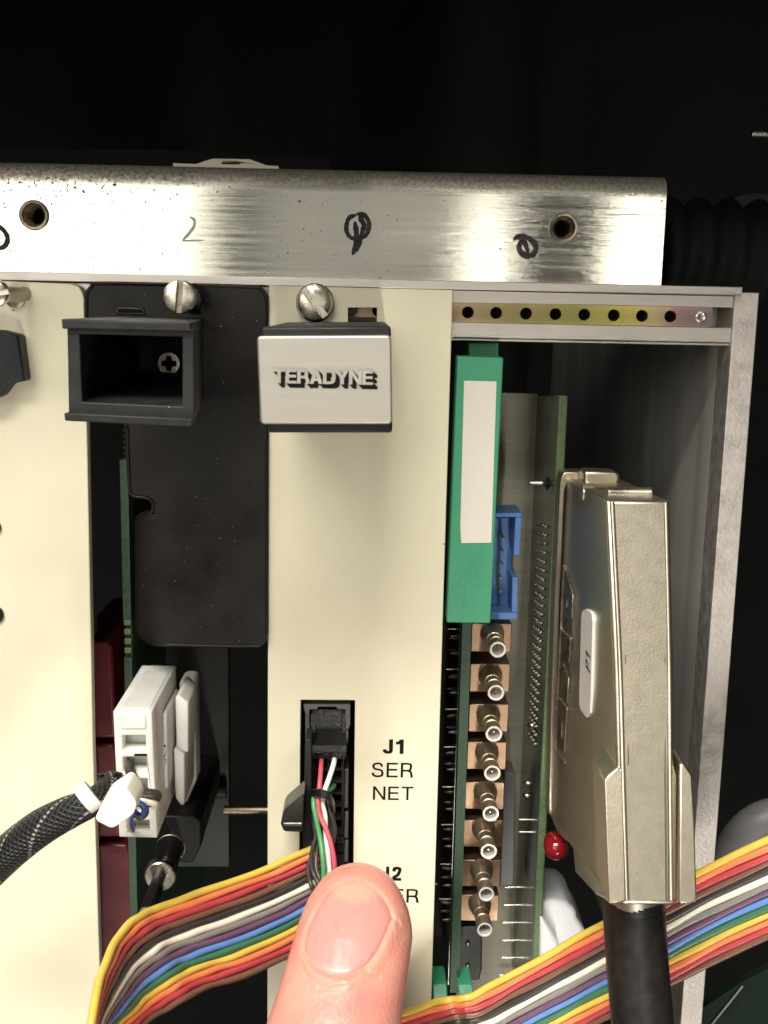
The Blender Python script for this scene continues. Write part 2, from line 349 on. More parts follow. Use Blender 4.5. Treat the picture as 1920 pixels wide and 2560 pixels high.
# worn zinc: dirt collects on the bend, dark specks below it, horizontal brushing
zm = MT['zinc']; nt = zm.node_tree; nn = nt.nodes; ll = nt.links
pb = nn['Principled BSDF']; src = pb.inputs['Base Color'].links[0].from_socket
tc = nn.new('ShaderNodeTexCoord'); sx = nn.new('ShaderNodeSeparateXYZ'); ll.new(tc.outputs['Object'], sx.inputs[0])
zc = (zt + rb - zb) / 2 + zb
def mrange(a, b, c=0, d=1):
    q = nn.new('ShaderNodeMapRange'); q.inputs[1].default_value = a; q.inputs[2].default_value = b; q.inputs[3].default_value = c; q.inputs[4].default_value = d; return q
def math2(op, a, b):
    q = nn.new('ShaderNodeMath'); q.operation = op
    for i, x in enumerate((a, b)):
        if isinstance(x, (int, float)): q.inputs[i].default_value = x
        else: ll.new(x, q.inputs[i])
    return q.outputs[0]
def noise(scale, vec=None, detail=4):
    q = nn.new('ShaderNodeTexNoise'); q.inputs['Scale'].default_value = scale; q.inputs['Detail'].default_value = detail; ll.new(vec or tc.outputs['Object'], q.inputs['Vector']); return q.outputs[0]
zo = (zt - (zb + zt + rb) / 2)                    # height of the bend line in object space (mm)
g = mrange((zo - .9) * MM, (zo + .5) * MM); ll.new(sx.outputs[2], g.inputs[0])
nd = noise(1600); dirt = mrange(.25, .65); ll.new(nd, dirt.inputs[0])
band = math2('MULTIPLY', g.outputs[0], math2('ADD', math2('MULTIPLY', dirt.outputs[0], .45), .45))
g2 = mrange((zo - 6) * MM, (zo + 2.5) * MM); ll.new(sx.outputs[2], g2.inputs[0])
gx = mrange(.01, -.03); ll.new(sx.outputs[0], gx.inputs[0])
sp = noise(1500, detail=2); spt = math2('SUBTRACT', sp, math2('MULTIPLY', math2('MULTIPLY', g2.outputs[0], math2('ADD', gx.outputs[0], .12)), .13))
spn = mrange(.322, .29); ll.new(math2('ADD', spt, 0), spn.inputs[0])
vox = nn.new('ShaderNodeMapping'); vox.inputs['Scale'].default_value = (1, 1, 1); ll.new(tc.outputs['Object'], vox.inputs[0])
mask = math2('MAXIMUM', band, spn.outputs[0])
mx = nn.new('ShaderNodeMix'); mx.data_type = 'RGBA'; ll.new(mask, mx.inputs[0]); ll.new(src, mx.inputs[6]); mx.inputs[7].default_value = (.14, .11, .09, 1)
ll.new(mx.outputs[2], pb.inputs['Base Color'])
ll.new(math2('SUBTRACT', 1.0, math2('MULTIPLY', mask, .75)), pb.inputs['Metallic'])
rs = pb.inputs['Roughness'].links[0].from_socket
ll.new(math2('ADD', rs, math2('MULTIPLY', mask, .3)), pb.inputs['Roughness'])
bar_o = bar.build('top_bar', 'zinc', cage, smooth=40)
for h in (h1, h2):
    pr = [(2.55, -.2), (2.5, .35), (2.35, .5), (2.0, .42), (1.85, .1)]
    for i in range(7): pr += [(1.72, -.2 - i * .7), (1.5, -.55 - i * .7)]
    ring = MB().lathe(h, pr, caps=(0, 0))
    io = ring.build('threaded_insert', 'dirty_steel', bar_o, smooth=30)
    MB().lathe(h + Vector((0, 5.6, 0)), [(2.4, 0), (2.4, .2)]).build('insert_hole_shade', 'dark', bar_o)  # black disc behind the insert, painting the shade down its hole
def mark(strokes, mat='marker', w=.9):
    m = MB()
    for i, (f, pts, ww) in enumerate(strokes): m.ribbon([U(*f(*p), yb - .04 - .01 * i) for p in pts], ww)
    return m.build('handwritten_mark', mat, bar_o)
mark([(A, [(-45, 470), (-5, 490), (28, 520), (45, 560), (32, 600), (0, 616), (-40, 600)], .85)])
mark([(A, [(1125, 432), (1152, 452), (1148, 490), (1120, 530), (1082, 570)], .5), (A, [(1078, 574), (1130, 572), (1210, 570)], .35)], 'marker_faint')
mark([(B, [(690, 420), (645, 440), (630, 500), (650, 550), (700, 560), (750, 535), (765, 470), (735, 420), (690, 415)], .75), (B, [(722, 402), (715, 440), (735, 480), (722, 530)], .9),
      (B, [(680, 460), (690, 530), (685, 600), (668, 655)], 1.0), (B, [(735, 480), (715, 560), (690, 640)], .8)])
mark([(Cc, [(150, 565), (200, 545), (260, 570), (285, 615), (265, 655), (220, 660), (185, 620), (200, 560)], .95), (Cc, [(195, 550), (225, 600), (240, 660)], .8)])
MB().ribbon([U(*Cc(1003, 422 + 0), yb - .03), U(*Cc(850, 420), yb - .03), U(*Cc(700, 418), yb - .03)], .12).build('scratch', 'groove', bar_o)
# rail
zs = [U(1400, y, Y).z for y, Y in ((707.7, 0), (729, 0), (733, 2.4), (760.8, 2.4), (810.6, 2.4), (848.6, 2.4), (856.5, 2.8))]
x1 = U(1857, 722, 0).x; x2 = U(1834, 790, 2.4).x
rail = MB()
rail.box(xl, x1, 0, 3.4, zs[1], zs[0])
rail.box(xl, x2, 2.4, 13, zs[3], zs[1] - .12); rail.box(xl, x2, 2.4, 13, zs[5], zs[4]); rail.box(xl, x2, 2.9, 12.9, zs[6], zs[5] - .1); rail.box(xl, x2, 11, 12.8, zs[4] - .02, zs[3] + .02)
rail_o = rail.build('slotted_rail', 'alu', cage, bev=.12)
z_a, z_b = U(1400, 757, 5.5).z, U(1400, 814, 5.5).z
sx0 = U(560, 780, 5.5).x; sx1 = U(*Cc(1327, 1030), 5.5).x
hc = [U(*Cc(x, y), 5.5) for x, y in ((48, 1003), (225, 1005), (400, 1009), (570, 1011), (745, 1012), (912, 1018), (1080, 1021), (1262, 1024))] + [U(*B(1350, 998), 5.5)]
pit = (hc[1].x - hc[0].x)
k = 1
zmid = (z_a + z_b) / 2
allh = sorted([c.x for c in hc if c is not hc[7]] + [U(*B(1350, 998), 5.5).x - pit * i for i in range(1, 6)])
f4 = [Vector((sx0, 5.5, z_b)), Vector((sx1, 5.5, z_b)), Vector((sx1, 5.5, z_a)), Vector((sx0, 5.5, z_a))]
st = MB(); st.poly(f4, [p + Vector((0, 2, 0)) for p in f4], [(c3(Vector((x, 5.5, zmid)), 1.05, 18), [p + Vector((0, 2, 0)) for p in c3(Vector((x, 5.5, zmid)), 1.05, 18)]) for x in allh])
cm = MT['chromate']; nt = cm.node_tree; nn = nt.nodes; ll = nt.links; pb = nn['Principled BSDF']
tc = nn.new('ShaderNodeTexCoord'); s3 = nn.new('ShaderNodeSeparateXYZ'); ll.new(tc.outputs['Object'], s3.inputs[0])
rmp = nn.new('ShaderNodeValToRGB'); mr_ = nn.new('ShaderNodeMapRange'); half = (sx1 - sx0) / 2 * MM
mr_.inputs[1].default_value = -half; mr_.inputs[2].default_value = half; ll.new(s3.outputs[0], mr_.inputs[0]); ll.new(mr_.outputs[0], rmp.inputs[0])
el = rmp.color_ramp.elements; el[0].position = 0; el[0].color = (.42, .33, .17, 1); el[1].position = 1; el[1].color = (.30, .25, .26, 1)
for p, c in ((.45, (.47, .34, .24, 1)), (.6, (.36, .30, .14, 1)), (.72, (.36, .34, .12, 1)), (.83, (.60, .52, .16, 1)), (.88, (.62, .48, .28, 1)), (.93, (.42, .27, .26, 1))):
    e = rmp.color_ramp.elements.new(p); e.color = c
ll.new(rmp.outputs[0], pb.inputs['Base Color'])
strip_o = st.build('hole_strip', 'chromate', cage)
MB().box(sx0, sx1 - .4, 8.2, 8.6, z_b, z_a).build('hole_shade_backing', 'dark', cage)  # dark sheet standing in for the shade inside the strip holes
MB().lathe(Vector((hc[7].x, 5.5, zmid)), [(1.0, -1), (1.0, .1), (.7, .25), (.3, .1)]).build('plugged_screw', 'steel', cage, smooth=30)
# side plate
xi = U(1833, 800, 1.5).x; xo = U(1893, 800, 1.5).x
sp_ = MB().box(xi, xo, 1.5, 9, U(1600, 2750, 1.5).z, U(1860, 731, 1.5).z)
sp_.build('side_plate_edge', 'alu_cast', cage, bev=.15)
MB().box(xi + .02, xi + 3, 9, 190, U(1600, 2750, 1.5).z, U(1860, 733, 1.5).z).build('side_wall', 'alu_dark', cage)
for (x, a, b) in ((1838, 905, 960),): pass
clip = MB().prism(at(A, [(1025, 112), (1160, 118), (1260, 86), (1480, 90), (1580, 126), (1650, 130), (1652, 250), (1025, 240)]), 12, 20, [at(A, [(1320, 104), (1415, 106), (1425, 121), (1310, 119)])])
tag(clip.build('plastic_clip', 'cream', bev=.2), 'small cream plastic clip poking up behind the steel top bar', 'clip')

# ================================================================ left cream panel
lp = thing('card_module', 'cream front panel at the far left, cut by the picture edge, with black handle stub', 'circuit card', U(0, 1600, 0), 'cards in the cage')
MB().prism([(-480, 690), (0, 702), (176, 709), (196, 716), (206, 732), (209, 745), (217, 1063), (228, 1633), (232, 1862), (249, 2410), (256, 2700), (-480, 2700)], 0, 2.3).build('front_panel', 'cream', lp, bev=.18)
def screw(parent, c, r, slot_ang, head_y, name='screw', mat='nickel', slotmat='nickel', h=1.7):
    """slotted head facing the viewer: two half caps with a recessed slot between"""
    m = MB(); w = r * .20; ca, sa = math.cos(slot_ang), math.sin(slot_ang)
    rings = [(1.0, 0), (1.0, .55 * h), (.93, .82 * h), (.75, .95 * h), (.4, h)]
    for sgn in (1, -1):
        vs = []; seg = 22; ok = math.asin(w / r)
        for rr, hh in rings:
            R = rr * r; a0 = math.asin(min(1, w / R)) if R > w else math.pi / 2
            for k in range(seg + 1):
                a = a0 + (math.pi - 2 * a0) * k / seg; x = R * math.cos(a); y = R * math.sin(a) * sgn
                vs.append(Vector((c.x + x * ca - y * sa, head_y - hh, c.z + x * sa + y * ca)))
        fs = [(i * (seg + 1) + k, i * (seg + 1) + k + 1, (i + 1) * (seg + 1) + k + 1, (i + 1) * (seg + 1) + k) for i in range(len(rings) - 1) for k in range(seg)]
        nR = len(rings)
        fs.append(tuple((nR - 1) * (seg + 1) + k for k in range(seg + 1)))
        fs.append(tuple(i * (seg + 1) for i in range(nR)) + tuple((nR - 1 - i) * (seg + 1) + seg for i in range(nR)))
        m.add(vs, fs)
    so_s = m.build(name, mat, parent, smooth=40)
    MB().lathe(Vector((c.x, head_y, c.z)), [(r * .98, 0), (r * .97, .42 * h)]).build('slot', slotmat, so_s, smooth=40)
    return so_s
s0 = U(*A(-18, 885), -14)
so = screw(lp, s0, 2.1, .15, -14)
MB().lathe(Vector((s0.x, 0, s0.z)), [(1.3, -1), (1.3, 14)]).build('shank', 'dirty_steel', so, smooth=30)
MB().lathe(U(*A(90, 912), -.5), [(1.7, -.4), (1.7, .3), (1.2, .5)]).build('collar', 'dirty_steel', so, smooth=30)
for c, r in ((A(96, 872), 4.5), (A(118, 930), 6), (A(104, 962), 3.5), (A(70, 958), 4), (A(128, 906), 2.5), (A(78, 985), 2.2)):
    w_ = [(c[0] + r * random.uniform(.5, 1.3) * math.cos(a * .7), c[1] + r * random.uniform(.5, 1.4) * math.sin(a * .7)) for a in range(9)]; MB().add([U(*p, -.02) for p in w_], [tuple(range(9))]).build('paint_chip', 'ink', lp)
hd = MB().prism([(-160, 820), (0, 826), (46, 838), (62, 953), (25, 960), (2, 990), (-20, 1000), (-160, 1010)], -4, 0)
hd.build('handle', 'handle', lp, bev=.4)
for c, r in (((-14, 1318), 1.25), ((-12, 1536), 1.6)):
    MB().lathe(U(*c, 0), [(r, -.5), (r, .5), (r * .8, .7)]).build('stud', 'gloss_black', lp, smooth=30)

# ================================================================ black moulded card with the empty handle, its green board and white header
bl = thing('card_module', 'black moulded card cover with an empty black handle frame, between the two cream panels', 'circuit card', U(440, 1150, 0), 'cards in the cage')
out = at(A, [(507, 1400), (507, 905), (516, 868), (540, 838), (580, 818), (1500, 838), (1545, 852), (1575, 885), (1588, 930)]) + at(D, [(1592, 150), (1590, 1385), (1578, 1430), (1550, 1458), (1510, 1468), (985, 1458), (955, 690), (890, 672), (908, 640), (904, 608), (884, 586), (850, 578), (800, 574), (776, 560), (766, 530), (752, 160), (745, 60)]) + at(A, [(745, 1420)])
cov = MB().prism(out, -1.2, 2.4)
# the rounded lower lobe
la = U(*D(985, 700), -1.2).x; lb = U(*D(795, 700), 1.5).x
za = U(*D(880, 665), -1).z; zz = U(*D(880, 1458), -1).z
pr = []
for i in range(13):
    t = math.pi / 2 * i / 12; pr.append((la + (lb - la) * math.sin(t) ** 1.0, -1.24 + 3.4 * (1 - math.cos(t)) ** 1.2))
rows = 26; vs = []
for j in range(rows + 1):
    v = j / rows; z = za + (zz - za) * v
    e = min(v, 1 - v) * (za - zz); rr = 2.6; sh = (1 - math.sqrt(max(0, 1 - (1 - min(e, rr) / rr) ** 2))) * rr
    dx = -.0 * v
    for i_, (x, y) in enumerate([pr[0]] + pr):
        k = (la - x) / (la - lb); vs.append((min(la, x + sh * k * .9) + v * -.35 + (1.1 if i_ == 0 else 0), y, z))
m13 = 14
cov.add(vs, [(j * m13 + i, j * m13 + i + 1, (j + 1) * m13 + i + 1, (j + 1) * m13 + i) for j in range(rows) for i in range(13)])
cov_o = cov.build('cover_plate', 'black', bl, bev=.5, seg=3)
rim_pts = at(A, [(512, 1060), (513, 905), (521, 872), (545, 844), (584, 825), (1000, 832), (1496, 845), (1540, 859), (1568, 890), (1580, 932)])
MB().tube([U(p[0], p[1], -1.25) for p in rim_pts], .32, seg=8, res=3).build('rim', 'black', cov_o, smooth=60)
rim2 = at(D, [(1582, 250), (1582, 900), (1580, 1383), (1570, 1424), (1545, 1449), (1508, 1459), (1250, 1457), (985, 1449)])
MB().tube([U(p[0], p[1], -1.2) for p in rim2], .26, seg=8, res=3).build('rim', 'black', cov_o, smooth=60)
rim3 = at(D, [(754, 170), (760, 400), (768, 530), (780, 560), (804, 572), (850, 577), (884, 587), (904, 610), (907, 640), (891, 668)])
MB().tube([U(p[0], p[1], -1.15) for p in rim3], .3, seg=8, res=3).build('rim', 'black', cov_o, smooth=60)
# moulded slot above the handle
MB().prism(at(A, [(690, 962), (850, 970), (862, 1012), (680, 1010)]), -1.6, -1.2).build('slot_rim', 'gloss_black', cov_o, bev=.15)
MB().prism(at(A, [(700, 975), (840, 980), (850, 1002), (696, 1000)]), -1.75, -1.5).build('slot_shade', 'dark', cov_o)  # recess shade drawn as a dark plate on the slot rim
YF = -44.0
def hA(pts, f=A): return at(f, pts)
hf = MB()
op = hA([(470, 1125), (1080, 1142), (1082, 1556), (486, 1530)])
o_f = hA([(397, 1080), (1148, 1100), (1153, 1650), (407, 1610)])
def rake(pts, x_, f=.0):
    fr_ = [U(p[0], p[1], YF) for p in pts]; mx_ = max(p.x for p in fr_); xb = U(x_, 900, -1.3).x
    return fr_, [Vector((p.x if p.x < (min(q.x for q in fr_) + mx_) / 2 else xb, -1.3, p.z)) for p in fr_]
fo, bo = rake(o_f, 507); fh, bh_ = rake(op, 470)
hf.poly(fo, bo, [(fh, bh_)])
bx0, bx1 = U(*op[0], YF), U(*op[2], YF)
hf.box(bx0.x - .3, U(500, 900, -1.3).x - .2, -4.5, -1.25, bx1.z - .3, bx0.z + .3)
for q_ in ([(372, 1036), (1130, 1060), (1141, 1108), (378, 1094)], [(388, 1590), (1148, 1625), (1142, 1673), (392, 1637)]):
    fo, bo = rake(hA(q_), 509); hf.poly([p - Vector((0, .8, 0)) for p in fo], bo)
zf = bx1.z; vs = [(x, y, z) for x in (bx0.x - .1, U(500, 900, -1.3).x + .6) for y, z in ((YF + 1.2, zf - .3), (YF + 1.2, zf + .05), (-20, zf + 2.0), (-3, zf + 2.2), (-3, zf - .3))]  # added wedge: inner floor sloped up so that it catches more light
vs = [(bx1.x + .1, y, z) if y < -30 and x > bx0.x + 5 else (x, y, z) for x, y, z in vs]
hf.add(vs, [(0, 1, 2, 3, 4), (9, 8, 7, 6, 5)] + [(i, 5 + i, 5 + (i + 1) % 5, (i + 1) % 5) for i in range(5)])
hf_o = hf.build('handle', 'handle', bl, bev=.35)
# screw in the back wall
scx = U(*A(1003, 1300), -5.2)
ph = MB(); R = 2.1; cr = .42; cl = 1.25
cross = [(cl, cr), (cr + .12, cr + .12), (cr, cl), (-cr, cl), (-cr - .12, cr + .12), (-cl, cr), (-cl, -cr), (-cr - .12, -cr - .12), (-cr, -cl), (cr, -cl), (cr + .12, -cr - .12), (cl, -cr)]
oc = [scx + Vector((R * .86 * math.cos(2 * math.pi * i / 30), -.55, R * .86 * math.sin(2 * math.pi * i / 30))) for i in range(30)]
cc = [scx + Vector((x, -.55, z)) for x, z in cross]
ph.poly(oc, [p + Vector((0, .6, 0)) for p in oc], [(cc, [p + Vector((0, .5, 0)) for p in cc])])
ph.lathe(scx + Vector((0, .55, 0)), [(R, 0), (R, .75), (R * .93, 1.0), (R * .865, 1.09)]); ph.f = ph.f[:-1]; ph.uv = ph.uv[:-1]
pho = ph.build('cross_screw', 'nickel', hf_o, smooth=30)
MB().lathe(scx + Vector((0, .2, 0)), [(1.4, -.3), (1.4, .15)]).build('screw_recess_shade', 'ink', hf_o)  # floor of the cross coloured black in place of its shade
# loose captive screw
hs = U(*A(1063, 905), -15.5); base = Vector((hs.x + .3, -1.2, hs.z - .3))
so = screw(bl, hs, 2.6, math.pi / 2 - .08, -14.5, h=1.3, slotmat='dirty_steel')
MB().lathe(Vector((hs.x, -1, hs.z)), [(1.1, -1), (1.1, 13.6)]).build('shank', 'dirty_steel', so, smooth=30)
MB().lathe(base, [(2.5, -.2), (2.5, .4), (1.9, .9), (1.7, 1.2), (1.7, 5.0), (1.4, 5.1)]).build('collar', 'gloss_black', so, smooth=30)
# green board behind
bx = U(299, 1146, 10).x; bx2 = U(319, 1146, 10).x
zt0 = U(300, 1150, 10).z; zn0 = U(305, 1549, 10).z; zn1 = U(310, 1645, 10).z; zlo = U(330, 2750, 10).z
bd = MB(); bd.box(bx, bx2, 10, 120, zn0, zt0); bd.box(bx + .1, bx2, 11.2, 119, zn1, zn0 + .2); bd.box(bx, bx2, 10, 120.5, zlo, zn1); bd.box(bx + .3, bx2 - .2, 13, 118, zt0 - .2, U(300, 1050, 10).z)
bdo = bd.build('board', 'pcb_dk', bl)
for i in range(4):
    z = zn0 + (zn1 - zn0) * (i + .35) / 4.1
    MB().box(bx + .05, bx2 - .05, 10.05, 11.3, z - .55, z + .55).build('edge_pad', 'pcb', bdo, bev=.15)
for i in range(5):
    z = U(300, 1075 + i * 15, 12).z
    MB().box(bx + .2, bx2 - .3, 12.2, 13.1, z - .3, z + .3).build('edge_notch', 'darkgrey', bdo, bev=.1)
# white header (mating half) on the board
hdr = MB().prism([(448, 1705), (462, 1699), (484, 1700), (487, 1706), (491, 1952), (466, 2010), (447, 2000)], 20, 26)
hdo = hdr.build('white_header', 'nylon', bl, bev=.5)
MB().prism([(438, 1744), (446, 1738), (470, 1757), (470, 1881), (464, 1882), (441, 1868)], 0, 11).build('latch_rib', 'nylon', hdo, bev=.35)
MB().prism([(434, 1874), (440, 1871), (460, 1889), (461, 2013), (452, 2014), (439, 1996)], -1, 11).build('latch_rib', 'nylon', hdo, bev=.35)
MB().prism(at(O_, [(510, 265), (640, 140), (690, 120), (1010, 120), (1020, 150), (620, 160), (520, 285)]), 11.5, 13).build('metal_clip', 'steel', hdo)
# coax socket on a black block
c1 = U(422, 2111, 15); c2 = U(397, 2200, 2); c3_ = U(344, 2288, -10)
ax = (c1 * .2 + c2 * .6 + c3_ * .2); 
blk = MB().prism(at(E, [(965, 520), (1145, 520), (1190, 560), (1190, 700), (1140, 800), (1075, 800)]), 15, 45); blo = blk.build('socket_block', 'darkgrey', bl, bev=.3)
cxs = MB().lathe(Vector((c2.x, 15, c2.z)), [(2.9, -2), (2.9, .3), (2.7, .6), (2.6, 1), (2.6, 9.6)]); cxo = cxs.build('coax_barrel', 'gloss_black', bl, smooth=30)
MB().lathe(Vector((c2.x, 15.2, c2.z)), [(2.62, -.3), (2.95, -.3), (2.95, .55), (2.62, .7)]).build('ring', 'nickel', cxo, smooth=30)
MB().lathe(Vector((c2.x, 5.6, c2.z)), [(2.6, -.4), (3.1, 0), (3.15, 1.4), (3.05, 2.0), (2.95, 2.2)]).build('ring', 'nickel', cxo, smooth=30)
MB().lathe(Vector((c2.x, 3.6, c2.z)), [(2.95, 0), (2.95, .35), (2.75, .5)]).build('face_plate', 'nickel', cxo, smooth=30)
sl = MB().lathe(Vector((c2.x, 3.3, c2.z)), [(1.3, 0), (1.3, 13.3), (.95, 13.3), (.9, 9)]); sl.build('sleeve', 'gloss_black', cxo, smooth=30)
MB().lathe(Vector((c2.x, -9.7, c2.z)), [(1.0, 0), (1.34, 0), (1.34, .35), (1.0, .35)]).build('ring', 'nickel', cxo, smooth=30)

# things behind the left gap
mg = thing('connector_stack', 'dark red plastic connector blocks stacked behind the gap beside the left cream panel', 'connector', U(262, 1900, 16))
for pts, y in (([(222, 1600), (268, 1604), (280, 1622), (290, 1846), (222, 1846)], 14), ([(230, 1860), (284, 1862), (292, 1880), (302, 2094), (230, 2094)], 14), ([(240, 2108), (318, 2112), (326, 2130), (336, 2500), (240, 2500)], 14)):
    b_ = MB().prism(pts, y, y + 30).build('block', 'maroon', mg, bev=.6)
MB().prism([(240, 1540), (264, 1536), (330, 1536), (350, 2500), (240, 2500)], 45, 60).build('block', 'maroon', mg, bev=.5)
struct(MB().prism([(330, 1560), (570, 1560), (572, 2166), (400, 2166), (330, 2000)], 46, 50).build('card_partition', 'darkgrey'))
struct(MB().tube([U(480, 1978, 44), U(566, 1978, 44)], 1.6, seg=14, smooth=False).build('partition_bead', 'darkgrey', smooth=60))
tag(MB().tube([U(560, 2025, 36), U(700, 2025, 36)], .95, seg=16, smooth=False).build('tie_rod', 'dirty_steel', smooth=60), 'thin dull steel rod running sideways behind the gap left of the middle cream panel', 'rod')

# ================================================================ middle cream panel with the metal name plate
cp = thing('card_module', 'cream front panel in the middle with a brushed metal name plate on its handle', 'circuit card', U(900, 1500, 0), 'cards in the cage')
win = at(B, [(640, 970), (812, 970), (812, 1085), (640, 1085)])
slot = [(751.5, 1750), (887.6, 1751), (880, 2520), (746, 2520)]
pn = MB().prism([(672, 714), (1132, 725), (1078, 2516), (1073, 2700), (668, 2700), (669.5, 1700)], 0, 2.4, [win, slot])
pno = pn.build('front_panel', 'cream', cp, bev=.15)
tx = MB()
text(tx, 'J1', Fr(988, 410), Fr(1130, 511), -.05, w=.20)
text(tx, 'SER', Fr(912, 570), Fr(1197, 675), -.05); text(tx, 'NET', Fr(920, 735), Fr(1197, 831), -.05)
text(tx, 'J2', Fr(972, 1290), Fr(1115, 1388), -.05, w=.20); text(tx, 'SER', Fr(950, 1443), Fr(1237, 1540), -.05)
tx.build('printed_text', 'ink', pno)
MT['worn'] = pbr('worn_paint', (.30, .26, .19), .6)
for c, r in ((L(27, 1505), 3), (G(1315, 820), 2), (Fr(1292, 955), 1.6), (B(435, 1760), 1.2), ((1090, 2210), 2.2), ((690, 1320), 1.4), ((1075, 1130), 1.2)):
    w_ = [(c[0] + 1.6 * r * random.uniform(.5, 1.2) * math.cos(a * .7), c[1] + r * random.uniform(.4, .9) * math.sin(a * .7)) for a in range(9)]; MB().add([U(*p, -.02) for p in w_], [tuple(range(9))]).build('paint_chip', 'worn', pno)
# screw
sc = U(*B(443, 940), -1)
so = screw(cp, sc, 3.05, -.88 + math.pi * 0, -.8, h=2.2)
MB().lathe(Vector((sc.x, 0, sc.z)), [(3.25, -.5), (3.25, .5), (3.05, .7)]).build('washer', 'nickel', so, smooth=30)
# latch tip in the small window
MB().prism(at(B, [(640, 1010), (690, 1028), (798, 1028), (812, 1095), (640, 1095)]), 1.0, 4.5).build('latch_tip', 'handle', cp, bev=.2)
MB().prism(at(B, [(630, 960), (700, 970), (690, 1010), (630, 1030)]), 3.2, 5.2).build('latch_tip', 'gloss_black', cp, bev=.2)
# handle
hb = MB()
hb.prism([(657, 830), (975, 828), (977, 1066), (664, 1066)], YF + 1, -.05)
hb.prism([(655, 818), (977, 816), (978, 845), (655, 845)], YF, -.1)
hb.prism([(671, 1050), (981, 1050), (980, 1082), (672, 1082)], YF, -.2)
hbo = hb.build('handle', 'handle', cp, bev=.3)
def rpoly(pts, r, n=4):
    o = []
    for i, p in enumerate(pts):
        p = Vector(p); a = (Vector(pts[i - 1]) - p).normalized(); b = (Vector(pts[(i + 1) % len(pts)]) - p).normalized()
        for k in range(n + 1):
            t = k / n; q0 = p + a * r; q1 = p + b * r; o.append(tuple(q0 * (1 - t) ** 2 + p * 2 * t * (1 - t) + q1 * t * t))
    return o
YP = YF - 1.3
plo = MB().prism(rpoly([(642, 840), (978, 838), (981, 1060.5), (651, 1061)], 12), YP, YF + .9).build('name_plate', 'plate', hbo, bev=.25)
V2 = reg(660, 880, .18083)
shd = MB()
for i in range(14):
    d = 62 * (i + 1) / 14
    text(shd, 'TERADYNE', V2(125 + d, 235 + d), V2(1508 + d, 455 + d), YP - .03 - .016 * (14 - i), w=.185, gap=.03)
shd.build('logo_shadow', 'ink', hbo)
lt = text(MB(), 'TERADYNE', V2(125, 235), V2(1508, 455), YP - .30, w=.185, gap=.03); lt.build('logo_letters', 'plate_ink', hbo)
# header in the slot
hs_ = MB()
hs_.prism(at(Q, [(255, 100), (270, 90), (778, 88), (778, 320), (755, 375), (722, 375), (722, 150), (630, 150), (625, 122), (420, 122), (415, 150), (325, 150), (330, 1000), (278, 1000), (278, 200)]), 1.2, 8)
for y0, y1 in ((382, 530), (810, 1240), (1290, 1575), (1600, 1840), (1880, 2300)): hs_.prism(at(Q, [(716, y0), (758, y0), (752, y1 - 15), (742, y1), (708, y1)]), 1.4, 8)
hso = hs_.build('header_shroud', 'grey_plastic', cp, bev=.12)
MB().prism(at(Q, [(200, 20), (860, 20), (840, 3300), (180, 3300)]), 9, 11).build('header_floor', 'dark', cp)

# ================================================================ serial cable plugged into the header
sk = thing('socket_cable', 'black plug with red, white, green and black wires tied below it, in the panel slot', 'cable', U(*Q(480, 700), 0))
so_ = MB()
so_.prism(at(Q, [(352, 152), (722, 152), (724, 520), (352, 520)]), 1.8, 8)
so_.prism(at(Q, [(340, 205), (388, 200), (388, 520), (345, 525)]), .9, 8); so_.prism(at(Q, [(690, 205), (722, 200), (722, 520), (690, 525)]), .9, 8)
so_.prism(at(Q, [(348, 545), (735, 545), (735, 625), (348, 625)]), -1.8, 7.5); so_.prism(at(Q, [(350, 635), (728, 632), (730, 690), (350, 690)]), -.6, 7.4)
cells = []
for y in (695, 825, 962, 1090, 1228, 1372): cells += [at(Q, [(395, y), (520, y), (520, y + 100), (395, y + 100)]), at(Q, [(570, y), (682, y), (678, y + 100), (570, y + 100)])]
so_.prism(at(Q, [(345, 690), (712, 690), (705, 1960), (335, 1960)]), .6, 7.3, cells)
so_.prism(at(Q, [(600, 1465), (705, 1465), (700, 1530), (600, 1530)]), .1, 1)
for y in (1560, 1660, 1750): so_.prism(at(Q, [(610, y), (704, y), (704, y + 70), (610, y + 70)]), .2, 1)
sko = so_.build('plug', 'gloss_black', sk, bev=.12)
MB().prism(at(Q, [(277, 480), (346, 478), (345, 1400), (345, 1880), (322, 1905), (256, 1900), (262, 1300)]), -4.2, 6, ).build('side_blade', 'handle', sk, bev=.2)
def wire(parent, pts, f, r, col, label, seg=12):
    return MB().tube([U(*f(p[0], p[1]), p[2]) for p in pts], r, seg=seg, res=8).build('wire', 'w_' + col, parent, smooth=80, label=label)
wire(sk, [(458, 660, 2), (456, 760, -2), (440, 960, -5), (425, 1100, -6.2), (422, 1180, -7), (445, 1330, -8), (520, 1500, -9.5), (578, 1700, -11), (605, 1920, -12), (610, 2200, -12)], Q, .44, 'pink', 'red wire')
wire(sk, [(600, 660, 2), (596, 740, -2), (540, 920, -4.6), (490, 1060, -5.8), (470, 1180, -6.4), (500, 1340, -7), (505, 1540, -8), (530, 1760, -10), (548, 2000, -11), (550, 2200, -11)], Q, .46, 'snow', 'white wire')
wire(sk, [(600, 990, .2), (560, 1030, -2), (400, 1090, -5), (370, 1180, -6.8), (395, 1330, -8), (442, 1560, -9.5), (475, 1800, -11.5), (485, 2060, -12.5), (490, 2300, -12)], Q, .44, 'leaf', 'green wire')
wire(sk, [(500, 1080, -4), (545, 1250, -5.6), (598, 1440, -6.4), (585, 1600, -7), (540, 1700, -7)], Q, .42, 'black', 'black wire')
wire(sk, [(460, 1100, -3.6), (480, 1250, -4.6), (540, 1440, -5.4), (560, 1640, -6), (500, 1800, -6)], Q, .42, 'black', 'black wire')
